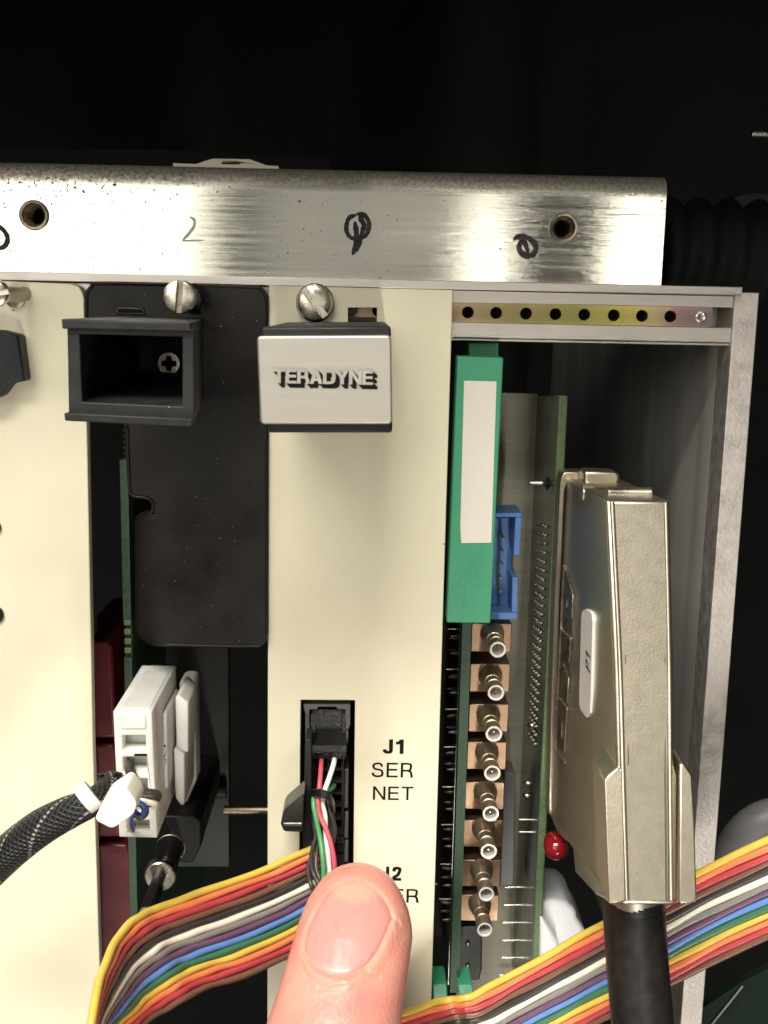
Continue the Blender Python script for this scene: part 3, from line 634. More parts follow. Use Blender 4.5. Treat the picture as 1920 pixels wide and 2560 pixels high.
wire(sk, [(370, 1150, -4.6), (372, 1350, -5.5), (395, 1550, -6.5), (370, 1650, -7), (345, 1800, -7.6), (370, 1960, -8.6), (430, 2080, -10), (470, 2200, -10)], Q, .42, 'black', 'black wire')
wire(sk, [(375, 1400, -4.4), (420, 1600, -6), (405, 1750, -7), (400, 1900, -8.5), (445, 2040, -10), (500, 2200, -10)], Q, .42, 'black', 'black wire')
wire(sk, [(330, 1500, -3), (330, 1750, -4.5), (310, 1950, -7), (350, 2100, -9), (420, 2260, -9)], Q, .42, 'black', 'black wire')
tie = MB()
tp = [U(*Q(345, 1075), -5.2), U(*Q(420, 1070), -7.6), U(*Q(500, 1090), -8.2), U(*Q(565, 1150), -7.4), U(*Q(595, 1240), -5.4), U(*Q(580, 1290), -3)]
for dz in (-.55, -.2, .15, .5): tie.tube([p + Vector((0, -.02 * abs(dz), dz)) for p in tp], .3, seg=8, res=5)
tie.prism(at(Q, [(270, 1075), (262, 1160), (255, 1330), (250, 1506), (60, 1500), (30, 1470), (8, 1415), (30, 1300), (60, 1250), (200, 1130)]), -9, -3)
tie.tube([U(*Q(250, 1425), -8.4), U(*Q(40, 1420), -8.2)], 1.05, seg=14, smooth=False)
tie.build('cable_tie', 'gloss_black', sk, bev=.3)

# ================================================================ ribbon cables
ORDER = ['yellow', 'orange', 'red', 'brown', 'black', 'white', 'grey', 'violet', 'blue', 'green', 'yellow', 'orange', 'red', 'brown']
def cr(pts, res):
    q = []
    for i in range(len(pts) - 1):
        p0 = pts[max(i - 1, 0)]; p1 = pts[i]; p2 = pts[i + 1]; p3 = pts[min(i + 2, len(pts) - 1)]
        for k in range(res):
            t = k / res; q.append(.5 * ((2 * p1) + (p2 - p0) * t + (2 * p0 - 5 * p1 + 4 * p2 - p3) * t * t + (3 * p1 - p0 - 3 * p2 + p3) * t ** 3))
    return q + [pts[-1]]
def ribbon_cable(label, path, vdirs, pitch, loc):
    t = thing('ribbon_cable', label, 'ribbon cable', loc, 'rainbow ribbon cables')
    base = cr([U(*p) for p in path], 10); vv = [v.normalized() for v in cr([Vector(v) for v in vdirs], 10)]
    for j, c in enumerate(ORDER):
        jig = [pitch * (j + .06 * math.sin(i * .35 + j * 2.1)) for i in range(len(base))]
        pts = [b + v * q + Vector((0, .10 * math.sin(i * .23 + j * 1.7) + .05 * math.sin(i * .61 + j), 0)) for i, (b, v, q) in enumerate(zip(base, vv, jig))]
        MB().tube(pts, pitch * .525, seg=10, smooth=False).build('conductor', 'w_' + c, t, smooth=80, label=c + ' conductor')
    return t
Va = Vector((.36, -.12, -.93)); 
ribbon_cable('rainbow ribbon cable on the left, curling down from the panel slot past the thumb',
             [(830, 2098, -3), (758, 2132, -5), (650, 2178, -9), (527, 2223, -15), (440, 2253, -20), (382, 2275, -24), (345, 2294, -28), (315, 2319, -31.5), (290, 2351, -35.5), (270, 2394, -40), (252, 2440, -44), (238, 2500, -48), (228, 2560, -51), (216, 2660, -53), (205, 2800, -54)],
             [(.10, 0, -1), (.18, -.02, -.98), (.34, -.1, -.94), (.42, -.12, -.9), (.44, -.05, -.88), (.44, .0, -.88), (.42, .03, -.90), (.35, .10, -.93), (.27, .2, -.94), (.2, .32, -.92), (.12, .45, -.88), (.0, .6, -.8), (-.07, .75, -.66), (-.15, .85, -.48), (-.2, .9, -.35)], 1.25, U(500, 2350, -16))
Vb = (.44, -.02, -.90)
ribbon_cable('rainbow ribbon cable on the right, rising behind the black round cable',
             [(760, 2580, -3), (900, 2556, -5), (1010, 2531, -7), (1075, 2511, -9), (1120, 2499, -11), (1150, 2497, -10), (1187, 2487, -10), (1260, 2447, -11), (1380, 2382, -13), (1495, 2318, -16), (1620, 2250, -18), (1745, 2183, -20), (1920, 2101, -24), (2080, 2030, -27)],
             [(.30, 0, -.95)] * 3 + [(.36, 0, -.93)] * 3 + [Vb] * 8, 1.22, U(1500, 2400, -16))

# ================================================================ green-eared card with the coax jacks
c1t = thing('circuit_card', 'green edged circuit card with a green ejector lever and a column of bronze coaxial jacks', 'circuit card', U(1170, 1700, 10), 'cards in the cage')
ex0 = U(1156, 1560, 10).x; ex1 = U(1179, 1560, 10).x
zt1 = U(1190, 850, 14).z; zb1 = U(1130, 2482, 10).z
b1 = MB().box(ex0, ex1, 10, 110, zb1, zt1).build('board', 'pcb_dk', c1t)
MB().box(ex0 - .25, ex0 - .02, 12, 109, zb1 + .5, zt1 - .5).build('solder_side', 'mask', b1)
MB().box(ex0 - 6, ex0 - .3, 26, 60, zb1 + 3, U(1130, 1500, 26).z).build('connector_block', 'dark', b1)
ej = MB().prism(at(L, [(130, 122), (468, 130), (372, 2090), (50, 2085)]), -2, 3.5); ejo = ej.build('ejector_lever', 'green', c1t, bev=.2)
MB().prism(at(L, [(212, 20), (430, 20), (430, 140), (212, 140)]), 6, 20).build('lever_pivot', 'green', ejo, bev=.2)
MB().prism(at(L, [(178, 300), (417, 305), (378, 1495), (157, 1498), (150, 1380)]), -2.15, -2.02).build('paper_label', 'paper', ejo)
ar = MB()
for pts in ([(235, 1640), (120, 1812)], [(235, 1640), (318, 1815)], [(120, 1812), (182, 1815)], [(250, 1815), (318, 1815)], [(182, 1815), (168, 2010)], [(250, 1815), (246, 2005)]):
    q = [U(*L(*p), -2.03) for p in pts]; ar.ribbon([q[0], (q[0] + q[1]) / 2, q[1]], .14, res=3)
ar.build('arrow_mark', pbr('green_groove', (.03, .19, .10), .6), ejo)
for pts in ([(80, 1740), (200, 1738), (217, 1752), (224, 1880), (86, 1895)], [(318, 1745), (445, 1745), (455, 1755), (466, 1860), (340, 1870)]):
    MB().prism(at(I_, pts), 7.5, 14).build('ejector_foot', 'green', ejo if False else c1t, bev=.5)
# bronze cubes with coax jacks
tl = at(H, [(497, 240), (483, 660), (470, 1078), (452, 1472), (432, 1888)]) + at(I_, [(378, 190), (362, 565), (347, 895)])
tr = at(H, [(912, 245), (893, 672), (876, 1088), (856, 1484), (840, 1895)]) + at(I_, [(742, 198), (727, 572), (707, 902)])
endc = [(1245, 1624), (1240, 1732), (1235, 1835), (1231, 1933), (1227, 2034.5), (1222, 2129), (1216, 2236), (1212, 2325)]
YC = 16.0; w0 = [U(*a, YC) for a in tl]; w1 = [U(*b, YC) for b in tr]
cw = sum((b.x - a.x for a, b in zip(w0, w1))) / 8; ch = 5.75
cb = MB().box(w0[0].x, w0[0].x + cw, YC, YC + 9, w0[0].z - ch, w0[0].z).build('jack_body', 'copper', c1t, bev=.14, origin=w0[0])
YE = 6.0; e0 = U(*endc[0], YE)
jp = [(2.35, -10.2), (2.35, -9.6), (2.1, -9.2), (2.0, -7.8), (1.62, -6.5), (1.58, -6.0), (1.40, -5.9), (1.38, -4.0), (1.52, -3.9), (1.52, -3.5), (1.38, -3.4), (1.38, -2.5), (1.56, -2.3), (1.60, -2.1), (1.60, -.1), (1.54, 0), (1.30, 0), (1.28, -.3)]
jk = MB().lathe(e0, jp, seg=36, caps=(1, 0)).build('coax_jack', 'brass', cb, smooth=30, origin=e0)
ins = MB().lathe(e0, [(1.44, -.3), (1.47, .04), (1.40, .08), (1.18, .03), (1.08, -.25)], seg=32, caps=(0, 0))
MT['cup'] = pbr('insulator_cup_shaded', (.34, .325, .32), .45)  # white insulator greyed, so the shade in the cup is painted in
cup = MB().lathe(e0, [(1.08, -.25), (.98, -1.8), (.7, -2.2), (.2, -2.3)], seg=28, caps=(0, 1))
cup_o = cup.build('insulator_cup_shaded', 'cup', cb, smooth=50, origin=e0)
i_o = ins.build('insulator', 'white', cb, smooth=50, origin=e0)
pin_o = MB().lathe(e0, [(.17, -2), (.17, -.9), (.1, -.8)], seg=10).build('centre_pin', 'gold', cb, smooth=40, origin=e0)
for i in range(1, 8):
    c = cb.copy(); COL.objects.link(c); c.parent = c1t; c.location = (w0[i] - ORG[c1t.name]) * MM; ORG[c.name] = w0[i]
    ei = U(*endc[i], YE)
    for ch_ in (jk, i_o, cup_o, pin_o):
        g = ch_.copy(); COL.objects.link(g); g.parent = c; g.location = (ei - w0[i]) * MM
# leads on the solder side, one long per jack with dots between
ld = MB().tube([(ex0 - 2.2, 17, 0), (ex0, 17, 0)], .15, seg=10, smooth=False).build('lead', 'dirty_steel', c1t, smooth=60, origin=(ex0, 17, 0))
dt = MB().lathe((ex0 - .2, 19, 0), [(.42, 0), (.36, .35), (.2, .9), (.12, 1.2)], axis=(-1, 0, 0), seg=12).build('solder_joint', 'dirty_steel', c1t, smooth=60, origin=(ex0, 19, 0))
first = True
for i in range(8):
    z = w0[i].z - 1.5
    if i == 0: ld.location = (Vector((ex0, 17, z)) - ORG[c1t.name]) * MM
    else: copy_to(ld, (ex0, 17, z), c1t)
    for dz, dy in ((-2.0, 0), (-3.4, 3), (-5.2, -1), (-6.1, 4)):
        if first: dt.location = (Vector((ex0, 19 + dy, z + dz)) - ORG[c1t.name]) * MM; first = False
        else: copy_to(dt, (ex0, 19 + dy, z + dz), c1t)
# blue box header with gold pins
bh = MB(); Yb = 13.5
bh.prism(at(L, [(280, 1275), (607, 1275), (604, 1307), (280, 1305)]), Yb, Yb + 9)
bh.prism(at(L, [(556, 1308), (604, 1308), (588, 1586), (541, 1586)]), Yb, Yb + 9); bh.prism(at(L, [(533, 1750), (578, 1748), (572, 2008), (527, 2008)]), Yb, Yb + 9)
bh.prism(at(L, [(250, 2010), (572, 2010), (570, 2062), (250, 2062)]), Yb, Yb + 9); bh.prism(at(L, [(260, 1305), (300, 1305), (290, 2010), (255, 2010)]), Yb, Yb + 9)
bh.prism(at(L, [(270, 1310), (550, 1310), (525, 2005), (262, 2005)]), Yb + 6, Yb + 8.8)
bho = bh.build('blue_header', 'blue', c1t, bev=.15)
tips = [U(*L(*p), Yb + 1) for p in ((470, 1462), (462, 1560), (457, 1655), (450, 1755), (448, 1855))]
p0 = MB().lathe(tips[0], [(.32, -6), (.32, -.3), (.18, 0)], seg=8).build('gold_pin', 'gold', bho, smooth=40, origin=tips[0])
for t in tips[1:]: copy_to(p0, t, bho)
for t in tips: copy_to(p0, t + Vector((-2.54, 0, 0)), bho)
MB().prism(at(L, [(370, 1950), (437, 1955), (437, 1975), (380, 1980)]), Yb + 5.7, Yb + 6.5).build('key_slot_shade', 'dark', bho)  # notch drawn as a black patch, its shade put into the colour
MB().prism(at(I_, [(330, 1180), (550, 1180), (545, 1600), (520, 1700), (310, 1700)]), 22, 34).build('black_socket', 'darkgrey', c1t, bev=.3)
for y in (1352, 1565): MB().lathe(U(*I_(412, y), 21.8), [(.5, -.3), (.45, .3), (.2, .55)], seg=12).build('socket_pin', 'steel', c1t, smooth=50)

# ================================================================ olive-edged card with solder pins, red LED
c2 = thing('circuit_card', 'circuit card with pale olive edge and rows of solder pins beside the metal connector hood', 'circuit card', U(1370, 1700, 9), 'cards in the cage')
fx0 = U(1398, 989, 9).x; fx1 = U(1420, 990, 9).x
ztf = U(1398, 989, 9).z; ztk = U(1344, 985, 34).z; zb2 = U(1325, 2600, 9).z
b2 = MB(); f_ = [Vector((fx0, 9, ztf)), Vector((fx0, 34, ztk)), Vector((fx0, 34, zb2)), Vector((fx0, 9, zb2))]
b2.add(f_ + [p + Vector((fx1 - fx0, 0, 0)) for p in f_], [(0, 1, 2, 3), (4, 7, 6, 5), (0, 4, 5, 1), (1, 5, 6, 2), (2, 6, 7, 3), (3, 7, 4, 0)])
b2o = b2.build('board', 'pcb', c2, bev=.25)
sm = MB(); g_ = [Vector((fx0 - .06, 9.3, ztf - .3)), Vector((fx0 - .06, 33.9, ztk - .3)), Vector((fx0 - .06, 33.9, zb2)), Vector((fx0 - .06, 9.3, zb2))]
sm.add(g_ + [p + Vector((.05, 0, 0)) for p in g_], [(0, 1, 2, 3), (4, 7, 6, 5), (0, 4, 5, 1), (1, 5, 6, 2), (2, 6, 7, 3), (3, 7, 4, 0)]); sm.build('solder_side', 'mask', b2o)
MB().prism([(1150, 978), (1344, 985), (1318, 1596), (1292, 2159), (1276, 2560), (1140, 2560)], 34.2, 36).build('bare_area', 'tan', c2)
MB().prism([(1262, 1932), (1288, 1932), (1284, 2214), (1250, 2214)], 27, 33.5).build('grey_block', 'greyrubber', c2, bev=.2)
pr_ = [(.46, 0), (.40, .2), (.2, .45), (.12, .7), (.05, .75)]
spn_ = MB().lathe((0, 0, 0), pr_, axis=(-1, 0, 0), seg=10).build('solder_pin', 'steel', c2, smooth=60, origin=(0, 0, 0))
first = True
zp0 = U(1376, 1312, 18).z; zp1 = U(1352, 1872, 18).z; npn = 26
for i in range(npn):
    for r_ in range(4):
        pos = Vector((fx0 - .06, 16.5 + 2.8 * r_, zp0 + (zp1 - zp0) * (i + .25 * r_) / npn + random.uniform(-.1, .1)))
        if first: spn_.location = (pos - ORG[c2.name]) * MM; first = False
        else: copy_to(spn_, pos, c2)
MB().lathe((fx0 - .06, 17.5, U(1360, 1208, 17.5).z), [(1.6, 0), (1.3, .15), (.7, .5), (.45, 1.2), (.4, 3.2), (.2, 3.6)], axis=(-1, 0, 0), seg=18).build('mount_post', 'steel', c2, smooth=40)
rg = MB(); cy, cz = 19.0, U(1362, 1070, 19).z
rg.lathe((fx0 - .06, cy, cz), [(2.0, 0), (2.0, .04), (1.5, .04), (1.5, 0)], axis=(-1, 0, 0), seg=28); rg.f = rg.f[:-2]; rg.uv = rg.uv[:-2]; rg.build('pad_ring', 'greyrubber', c2)
for x0, y in ((745, 822), (737, 990), (725, 1155), (720, 1322), (712, 1485), (695, 1650)):
    b0 = UX(*I_(x0 + 148, y), fx0); a0 = Vector((fx0 - 3.0, b0.y, b0.z)); MB().tube([a0, b0], .21, seg=10, smooth=False).build('lead', 'nickel', c2, smooth=60)
for x0, y, ln in ((885, 185, 1.7), (880, 302, 1.7)):
    b0 = UX(*I_(x0 + 90, y), fx0); MB().tube([Vector((fx0 - ln, b0.y, b0.z)), b0], .19, seg=10, smooth=False).build('lead', 'nickel', c2, smooth=60)
for x, y in ((H(1085, 1900)), (H(1075, 2030)), (H(1130, 1300))):
    b0 = UX(x, y, fx0); MB().lathe(b0, [(.8, 0), (.6, .5), (.3, 1.1)], axis=(-1, 0, .3), seg=9).build('solder_blob', 'steel', c2, smooth=70)
lc = U(1394, 2130, -2)
led = MB().lathe(lc, [(1.9, -4.5), (2.2, -3.0), (2.25, -1.6)] + [(2.25 * math.cos(a), -1.6 + 2.1 * math.sin(a)) for a in [math.pi / 2 * i / 8 for i in range(1, 9)]], seg=32)
led.build('red_lamp', 'led', c2, smooth=50)
wc = MB().prism(at(I_, [(1095, 962), (1190, 947), (1345, 957), (1438, 1045), (1442, 1110), (1530, 1250), (1480, 1600), (1090, 1600)]), 12, 26)
wc.prism(at(I_, [(1100, 1100), (1280, 1360), (1250, 1600), (1090, 1600)]), 8, 13)
tag(wc.build('white_plug', 'white_poly', bev=.8, seg=3), 'frosted white plastic plug below the red lamp, partly behind the right ribbon cable', 'plug')

# ================================================================ metal hood connector with round black cable
hdt = thing('hooded_connector', 'nickel plated metal connector hood with a thick round black cable leaving its foot', 'cable connector', U(1560, 1750, 0))
# left face outline, (px, py, depth); extruded to the right by a width that tapers down
fl = [(1410, 1192, 7), (1382, 1800, 7), (1373, 2035, 7), (1393, 2085, 0), (1434, 2120, -12), (1437, 2181, -15), (1492, 2240, -30), (1530, 2260, -44), (1553, 2260, -45.5), (1549, 1940, -38), (1541, 1915, -37.5), (1534, 1650, -31), (1515, 1250, -24)]
lf = P3(fl); ztp = lf[0].z; zbt = lf[7].z
wd = lambda z: 10.0 - 1.9 * max(0, min(1, (ztp - z) / (ztp - zbt)))
rf = [p + Vector((wd(p.z), 0, 0)) for p in lf]
hm = MB(); nL = len(lf)
tri = tessellate_polygon([[Vector((p.y, p.z, 0)) for p in lf]])
hm.add(lf + rf, [tuple(t) for t in tri] + [tuple(nL + k for k in reversed(t)) for t in tri] + [(i, (i + 1) % nL, nL + (i + 1) % nL, nL + i) for i in range(nL)])
hood = hm.build('hood', 'hood', hdt, bev=.55, seg=3)
# raised rims along the front face edges
fe = [U(1521, 1255, -24.0), U(1540, 1650, -31.0), U(1547, 1912, -37.5), U(1557, 2250, -45.5)]
MB().tube([p + Vector((.55, -.02, 0)) for p in fe], .42, seg=10, res=6).build('rim', 'hood', hood, smooth=60)
MB().tube([p + Vector((wd(p.z) - 1.1, .05, 0)) for p in fe], .42, seg=10, res=6).build('rim', 'hood', hood, smooth=60)
MB().tube([p + Vector((wd(p.z) - 1.75, .1, 0)) for p in fe], .14, seg=6, res=6).build('seam', 'groove', hood, smooth=60)
MB().tube([p + Vector((1.45, .1, 0)) for p in fe[:3]], .14, seg=6, res=6).build('seam', 'groove', hood, smooth=60)
def lug(pts, bev=.25):
    y = lambda py: -37.8 - 8.6 * (py - 1915) / 345
    f = [U(px, py, y(py)) for px, py in pts]; return MB().poly(f, [p + Vector((0, 9, 0)) for p in f]).build('side_lug', 'hood', hood, bev=bev)
lug([(1510, 1952), (1520, 1938), (1545, 1917), (1556, 1926), (1562, 2100), (1566, 2255), (1521, 2261)])
lug([(1700, 1908), (1711, 1910), (1730, 1938), (1737, 2060), (1743, 2258), (1697, 2260)])
MB().prism([(1399, 1215), (1402, 1195), (1408, 1183), (1416, 1180), (1456, 1179), (1460, 1207), (1420, 1204), (1412, 1225), (1399, 1500), (1388, 1900), (1385, 2037), (1371, 2037), (1376, 1800), (1387, 1480)], 4.5, 9).build('flange', 'hood', hdt, bev=.2)
MB().prism(at(M_, [(395, 185), (560, 188), (790, 200), (820, 225), (832, 265), (818, 320), (790, 365), (600, 372), (480, 368), (390, 325)]), -1, 4).build('clamp_bar', 'hood', hdt, bev=.5, seg=3)
s_ = U(*M_(445, 450), -8); 
MB().tube([s_ + Vector((-1.3, 0, .1)), s_ + Vector((.9, 0, 0))], 1.6, seg=6, smooth=False).build('jack_screw', 'hood', hdt, bev=.2)
a_ = U(*M_(560, 455), -10); b_ = U(*M_(1205, 462), -18)
MB().tube([a_, a_ + Vector((1.8, -1, 0))], .95, seg=14, smooth=False).build('screw_neck', 'dirty_steel', hdt, smooth=40)
MB().tube([U(*M_(665, 460), -17), U(*M_(1207, 464), -17)], 1.15, seg=20, smooth=False).build('screw_shaft', 'nickel', hdt, smooth=40, bev=.12)
# left face relief
XL = lf[2].x
def fp(pts, dx=-.12):
    out_ = []
    for x, y in at(N_, pts):
        X = lf[0].x + (lf[2].x - lf[0].x) * (y - 1192) / 843 + dx
        # blend towards the front edge where the face leans
        d = ray(x, y); t = X / d.x; Yv = CAM.y + d.y * t
        out_.append(Vector((X, Yv, d.z * t)))
    return out_
# true plane of the left face
pa, pb_, pc = lf[0], lf[2], lf[11]; nrm = (pb_ - pa).cross(pc - pa).normalized()
if nrm.x > 0: nrm = -nrm
def fpl(pts, off):
    r = []
    for x, y in at(N_, pts):
        d = ray(x, y); t = (pa - CAM).dot(nrm) / d.dot(nrm); r.append(CAM + d * t + nrm * off)
    return r
rec = [(118, 112), (195, 350), (186, 540), (180, 705), (165, 905), (158, 1030), (150, 1225), (148, 1275), (125, 1625), (48, 1590), (75, 1000)]
f_ = fpl(rec, .42); MB().poly(f_, [p - nrm * 1.6 for p in f_]).build('relief_panel', 'hood_smooth', hood)
for pts in ([(118, 112), (195, 350), (186, 540)], [(118, 112), (75, 1000), (46, 1590), (125, 1715)], [(178, 705), (165, 905)], [(115, 920), (160, 1030), (150, 1225)], [(148, 1275), (125, 1625)], [(80, 1185), (148, 1275)], [(95, 630), (178, 705)], [(108, 1380), (102, 1510)], [(145, 385), (142, 450)]):
    MB().tube(fpl(pts, .50), .19, seg=8, smooth=False).build('relief_edge', 'nickel', hood, smooth=60)
lab = [(262, 520), (268, 490), (282, 470), (300, 464), (335, 485), (348, 510), (354, 560), (340, 1150), (333, 1310), (324, 1340), (308, 1349), (285, 1325), (255, 1280), (246, 1240), (244, 1190)]
f_ = fpl(lab, .50); lbo = MB().poly(f_, [p - nrm * .9 for p in f_]).build('paper_label', 'white', hood)
q00, q10, q01 = fpl([(336, 990), (336, 820), (300, 960)], .56)
pm = MB()
for i, q in glyphs('P1', w=.15, shear=.25):
    for f in q: pm.add([q00 + (q10 - q00) * u + (q01 - q00) * v + nrm * .004 * i for u, v in f], [(0, 1, 2, 3)])
pm.build('printed_text', 'ink', hood)
# cable and ferrule
cpts = [U(1584, 2240, -33), U(1586, 2300, -33.5), U(1594, 2420, -35), U(1606, 2560, -37), U(1622, 2760, -40)]
MB().tube(cpts, 4.85, seg=36, res=6).build('round_cable', 'blackrubber', hdt, smooth=60)
MB().tube([U(1583, 2215, -33), U(1585, 2292, -33.4)], 4.72, seg=36, smooth=False).build('ferrule', 'hood', hdt, smooth=60, bev=.3)
MB().tube([U(1585, 2270, -33.2), U(1586, 2296, -33.5)], 4.9, seg=36, smooth=False).build('ferrule_lip', 'blackrubber', hdt, smooth=60)

# ================================================================ sleeved cable with white plug
sc_ = thing('sleeved_cable', 'black braided cable with white nylon tie ending in a white plug', 'cable', U(*O_(540, 1400), -15))
pl = MB(); fq = at(O_, [(290, 636), (728, 640), (795, 2096), (360, 2086)])
cells = []
for (x0, y0, x1_, y1) in ((378, 668, 662, 838), (386, 912, 664, 1092), (396, 1162, 676, 1340), (408, 1410, 686, 1585), (420, 1650, 698, 1820), (448, 1892, 708, 2044)):
    cells.append(at(O_, [(x0, y0), (x1_, y0), (x1_ + 4, y1), (x0 + 4, y1)]))
pl.prism(fq, -15, 9.5, cells[1:])
fz = [U(*p, -15) for p in fq]
pl.box(fz[0].x + .8, fz[2].x - .8, -11.5, -9, fz[2].z + .6, fz[0].z - .6)
plo_ = pl.build('plug', 'nylon', sc_, bev=.12)
f1 = [U(*p, -15.25) for p in cells[0]]; MB().poly(f1, [p + Vector((0, .4, 0)) for p in f1]).build('blank_cell', 'tie', plo_, bev=.1)
top_ = MB(); zt_ = fz[0].z; top_.box(fz[0].x + 1.6, fz[1].x - .6, -13.5, 6, zt_ - .2, zt_ + .12); top_.build('top_panel', 'tie', plo_, bev=.1)
ridge = MB().box(fz[2].x - .3, fz[2].x + .35, -6, 6.5, fz[2].z + 5, fz[0].z - 3.5).build('side_rib', 'nylon', plo_, bev=.25)
xr_ = fz[2].x + .40
mk = MB()
for pts in ([(868, 1050), (885, 1030), (897, 1060), (890, 1140), (872, 1160)], [(880, 1180), (897, 1210), (885, 1245)]):
    mk.ribbon([UX(*O_(*p), xr_) for p in pts], .35, nrm=(1, 0, 0), res=4)
mk.build('printed_text', 'ink', plo_)
for (x, y, x2, y2, col) in ((470, 1250, 540, 1180, 'nickel'), (500, 2010, 560, 1910, 'nickel')):
    a = U(*O_(x, y), -14.5); MB().tube([a, U(*O_(x2, y2), -9)], .42, seg=10, smooth=False).build('crimp', 'dirty_steel', plo_, smooth=60)
# braid
path = [(-150, 2290, -22), (-60, 2210, -24), (0, 2152, -26), (44, 2112, -28), (106, 2066, -30), (170, 2032, -31), (222, 2010, -31), (262, 1984, -28), (282, 1958, -24)]
br = pbr('braided_sleeve', (.014, .014, .014), .5, var=.2)
nt = br.node_tree; nn = nt.nodes; ll = nt.links; pb = nn['Principled BSDF']
uvn = nn.new('ShaderNodeUVMap'); uvn.uv_map = 'UVMap'; s3 = nn.new('ShaderNodeSeparateXYZ'); ll.new(uvn.outputs[0], s3.inputs[0])
def mth(op, a, b=None):
    q = nn.new('ShaderNodeMath'); q.operation = op
    for i, x in enumerate((a, b)):
        if x is None: continue
        if isinstance(x, (int, float)): q.inputs[i].default_value = x
        else: ll.new(x, q.inputs[i])
    return q.outputs[0]
uu = mth('MULTIPLY', s3.outputs[0], 14.0); vv_ = mth('MULTIPLY', s3.outputs[1], .95)
pA = mth('ADD', uu, vv_); pB = mth('SUBTRACT', uu, vv_)
wa = mth('ABSOLUTE', mth('SINE', mth('MULTIPLY', pA, math.pi))); wb = mth('ABSOLUTE', mth('SINE', mth('MULTIPLY', pB, math.pi)))
chk = mth('GREATER_THAN', mth('SINE', mth('MULTIPLY', pA, math.pi)), mth('SINE', mth('MULTIPLY', pB, math.pi)))
hgt = mth('MAXIMUM', wa, wb)
bp = nn.new('ShaderNodeBump'); bp.inputs['Strength'].default_value = 1; bp.inputs['Distance'].default_value = .0005; ll.new(hgt, bp.inputs['Height']); ll.new(bp.outputs[0], pb.inputs['Normal'])
# a pale tracer strand in one direction, broken where the other strands cross it
fa = mth('FRACT', mth('ADD', mth('MULTIPLY', mth('ADD', s3.outputs[0], mth('MULTIPLY', s3.outputs[1], .035)), 3.0), .36)); fb = mth('FRACT', mth('ADD', mth('DIVIDE', pB, 7.0), .1))
ta = mth('MULTIPLY', mth('LESS_THAN', mth('ABSOLUTE', mth('SUBTRACT', fa, .5)), .045), mth('GREATER_THAN', wb, .55))
tb = mth('MULTIPLY', mth('LESS_THAN', mth('ABSOLUTE', mth('SUBTRACT', fb, .5)), .05), mth('GREATER_THAN', wa, .75))
tr_ = mth('MULTIPLY', ta, .8)
mxx = nn.new('ShaderNodeMix'); mxx.data_type = 'RGBA'; ll.new(tr_, mxx.inputs[0]); mxx.inputs[6].default_value = (.013, .013, .013, 1); mxx.inputs[7].default_value = (.30, .30, .30, 1); ll.new(mxx.outputs[2], pb.inputs['Base Color'])
MB().tube(P3(path), [2.9, 2.95, 2.95, 2.95, 2.85, 2.6, 2.2, 2.2, 2.1], seg=28, res=8).build('braided_sleeve', br, sc_, smooth=80)
fz_ = MB(); ec = U(284, 1952, -25)
for i in range(46):
    a = random.uniform(0, 6.28); b = random.uniform(-.9, 1); dr = Vector((math.cos(a) * math.sqrt(1 - b * b), -abs(b) * .5 - .2, math.sin(a) * math.sqrt(1 - b * b) * .8 + .2)).normalized()
    s_0 = ec + Vector((random.uniform(-2.2, 1.3), random.uniform(-1, 1), random.uniform(-.6, 1.0))); fz_.tube([s_0 - dr * .8, s_0 + Vector((.25, -.2, .1)), s_0 + dr * 1.0], .22, seg=6, res=3)
fz_.build('frayed_end', 'gloss_black', sc_, smooth=80)
bd_ = MB()
pA0, pA1 = U(212, 2000, -31.4), U(246, 1972, -30.5); dirr = (pA1 - pA0).normalized()
bd_.lathe(pA0 - dirr * .4, [(2.2, 0), (2.5, 0), (2.55, .2), (2.55, 1.9), (2.5, 2.1), (2.2, 2.1)], axis=dirr, seg=36)
hp = rpoly(at(E, [(612, 428), (738, 345), (812, 443), (792, 512), (664, 600), (558, 545)]), 13)
bd_.prism(hp, -37.5, -31.5)
bd_.build('cable_tie', 'tie', sc_, bev=.7, seg=3)
def ow(pts, r, col, label): return MB().tube([U(*O_(p[0], p[1]), p[2]) for p in pts], r, seg=12, res=8).build('wire', 'w_' + col, sc_, smooth=80, label=label)
ow([(380, 1440, -26), (460, 1490, -24), (540, 1520, -23), (640, 1560, -22)], .42, 'navy', 'blue wire')
ow([(400, 1420, -26), (520, 1560, -24), (640, 1580, -23.5), (760, 1590, -23), (800, 1610, -22), (780, 1640, -21)], .78, 'black', 'black wire')
ow([(472, 1235, -14.5), (462, 1290, -16.5), (490, 1400, -18.5), (560, 1510, -20.5), (660, 1570, -21.5)], .62, 'black', 'black wire')
ow([(500, 1240, -14), (520, 1340, -16), (580, 1460, -18), (690, 1560, -20), (740, 1600, -20)], .5, 'black', 'black wire')
ow([(420, 1560, -26), (540, 1660, -24.5), (660, 1670, -23.5), (760, 1690, -22.5), (755, 1720, -21)], .66, 'white', 'white wire')
ow([(560, 1690, -24), (630, 1700, -23), (720, 1715, -21.5), (768, 1722, -20)], .42, 'black', 'black wire')
ow([(560, 1670, -24), (640, 1720, -23), (660, 1800, -22), (610, 1850, -22), (540, 1820, -22)], .62, 'black', 'black wire')
ow([(590, 1680, -25), (650, 1730, -24.6), (655, 1800, -23.6), (620, 1845, -23)], .36, 'navy', 'blue wire')
ow([(540, 1790, -23), (500, 1850, -21), (498, 1920, -18), (515, 2000, -15)], .46, 'navy', 'blue wire')
ow([(500, 1780, -22), (462, 1850, -20), (465, 1940, -17), (505, 2005, -15)], .44, 'white', 'white wire')

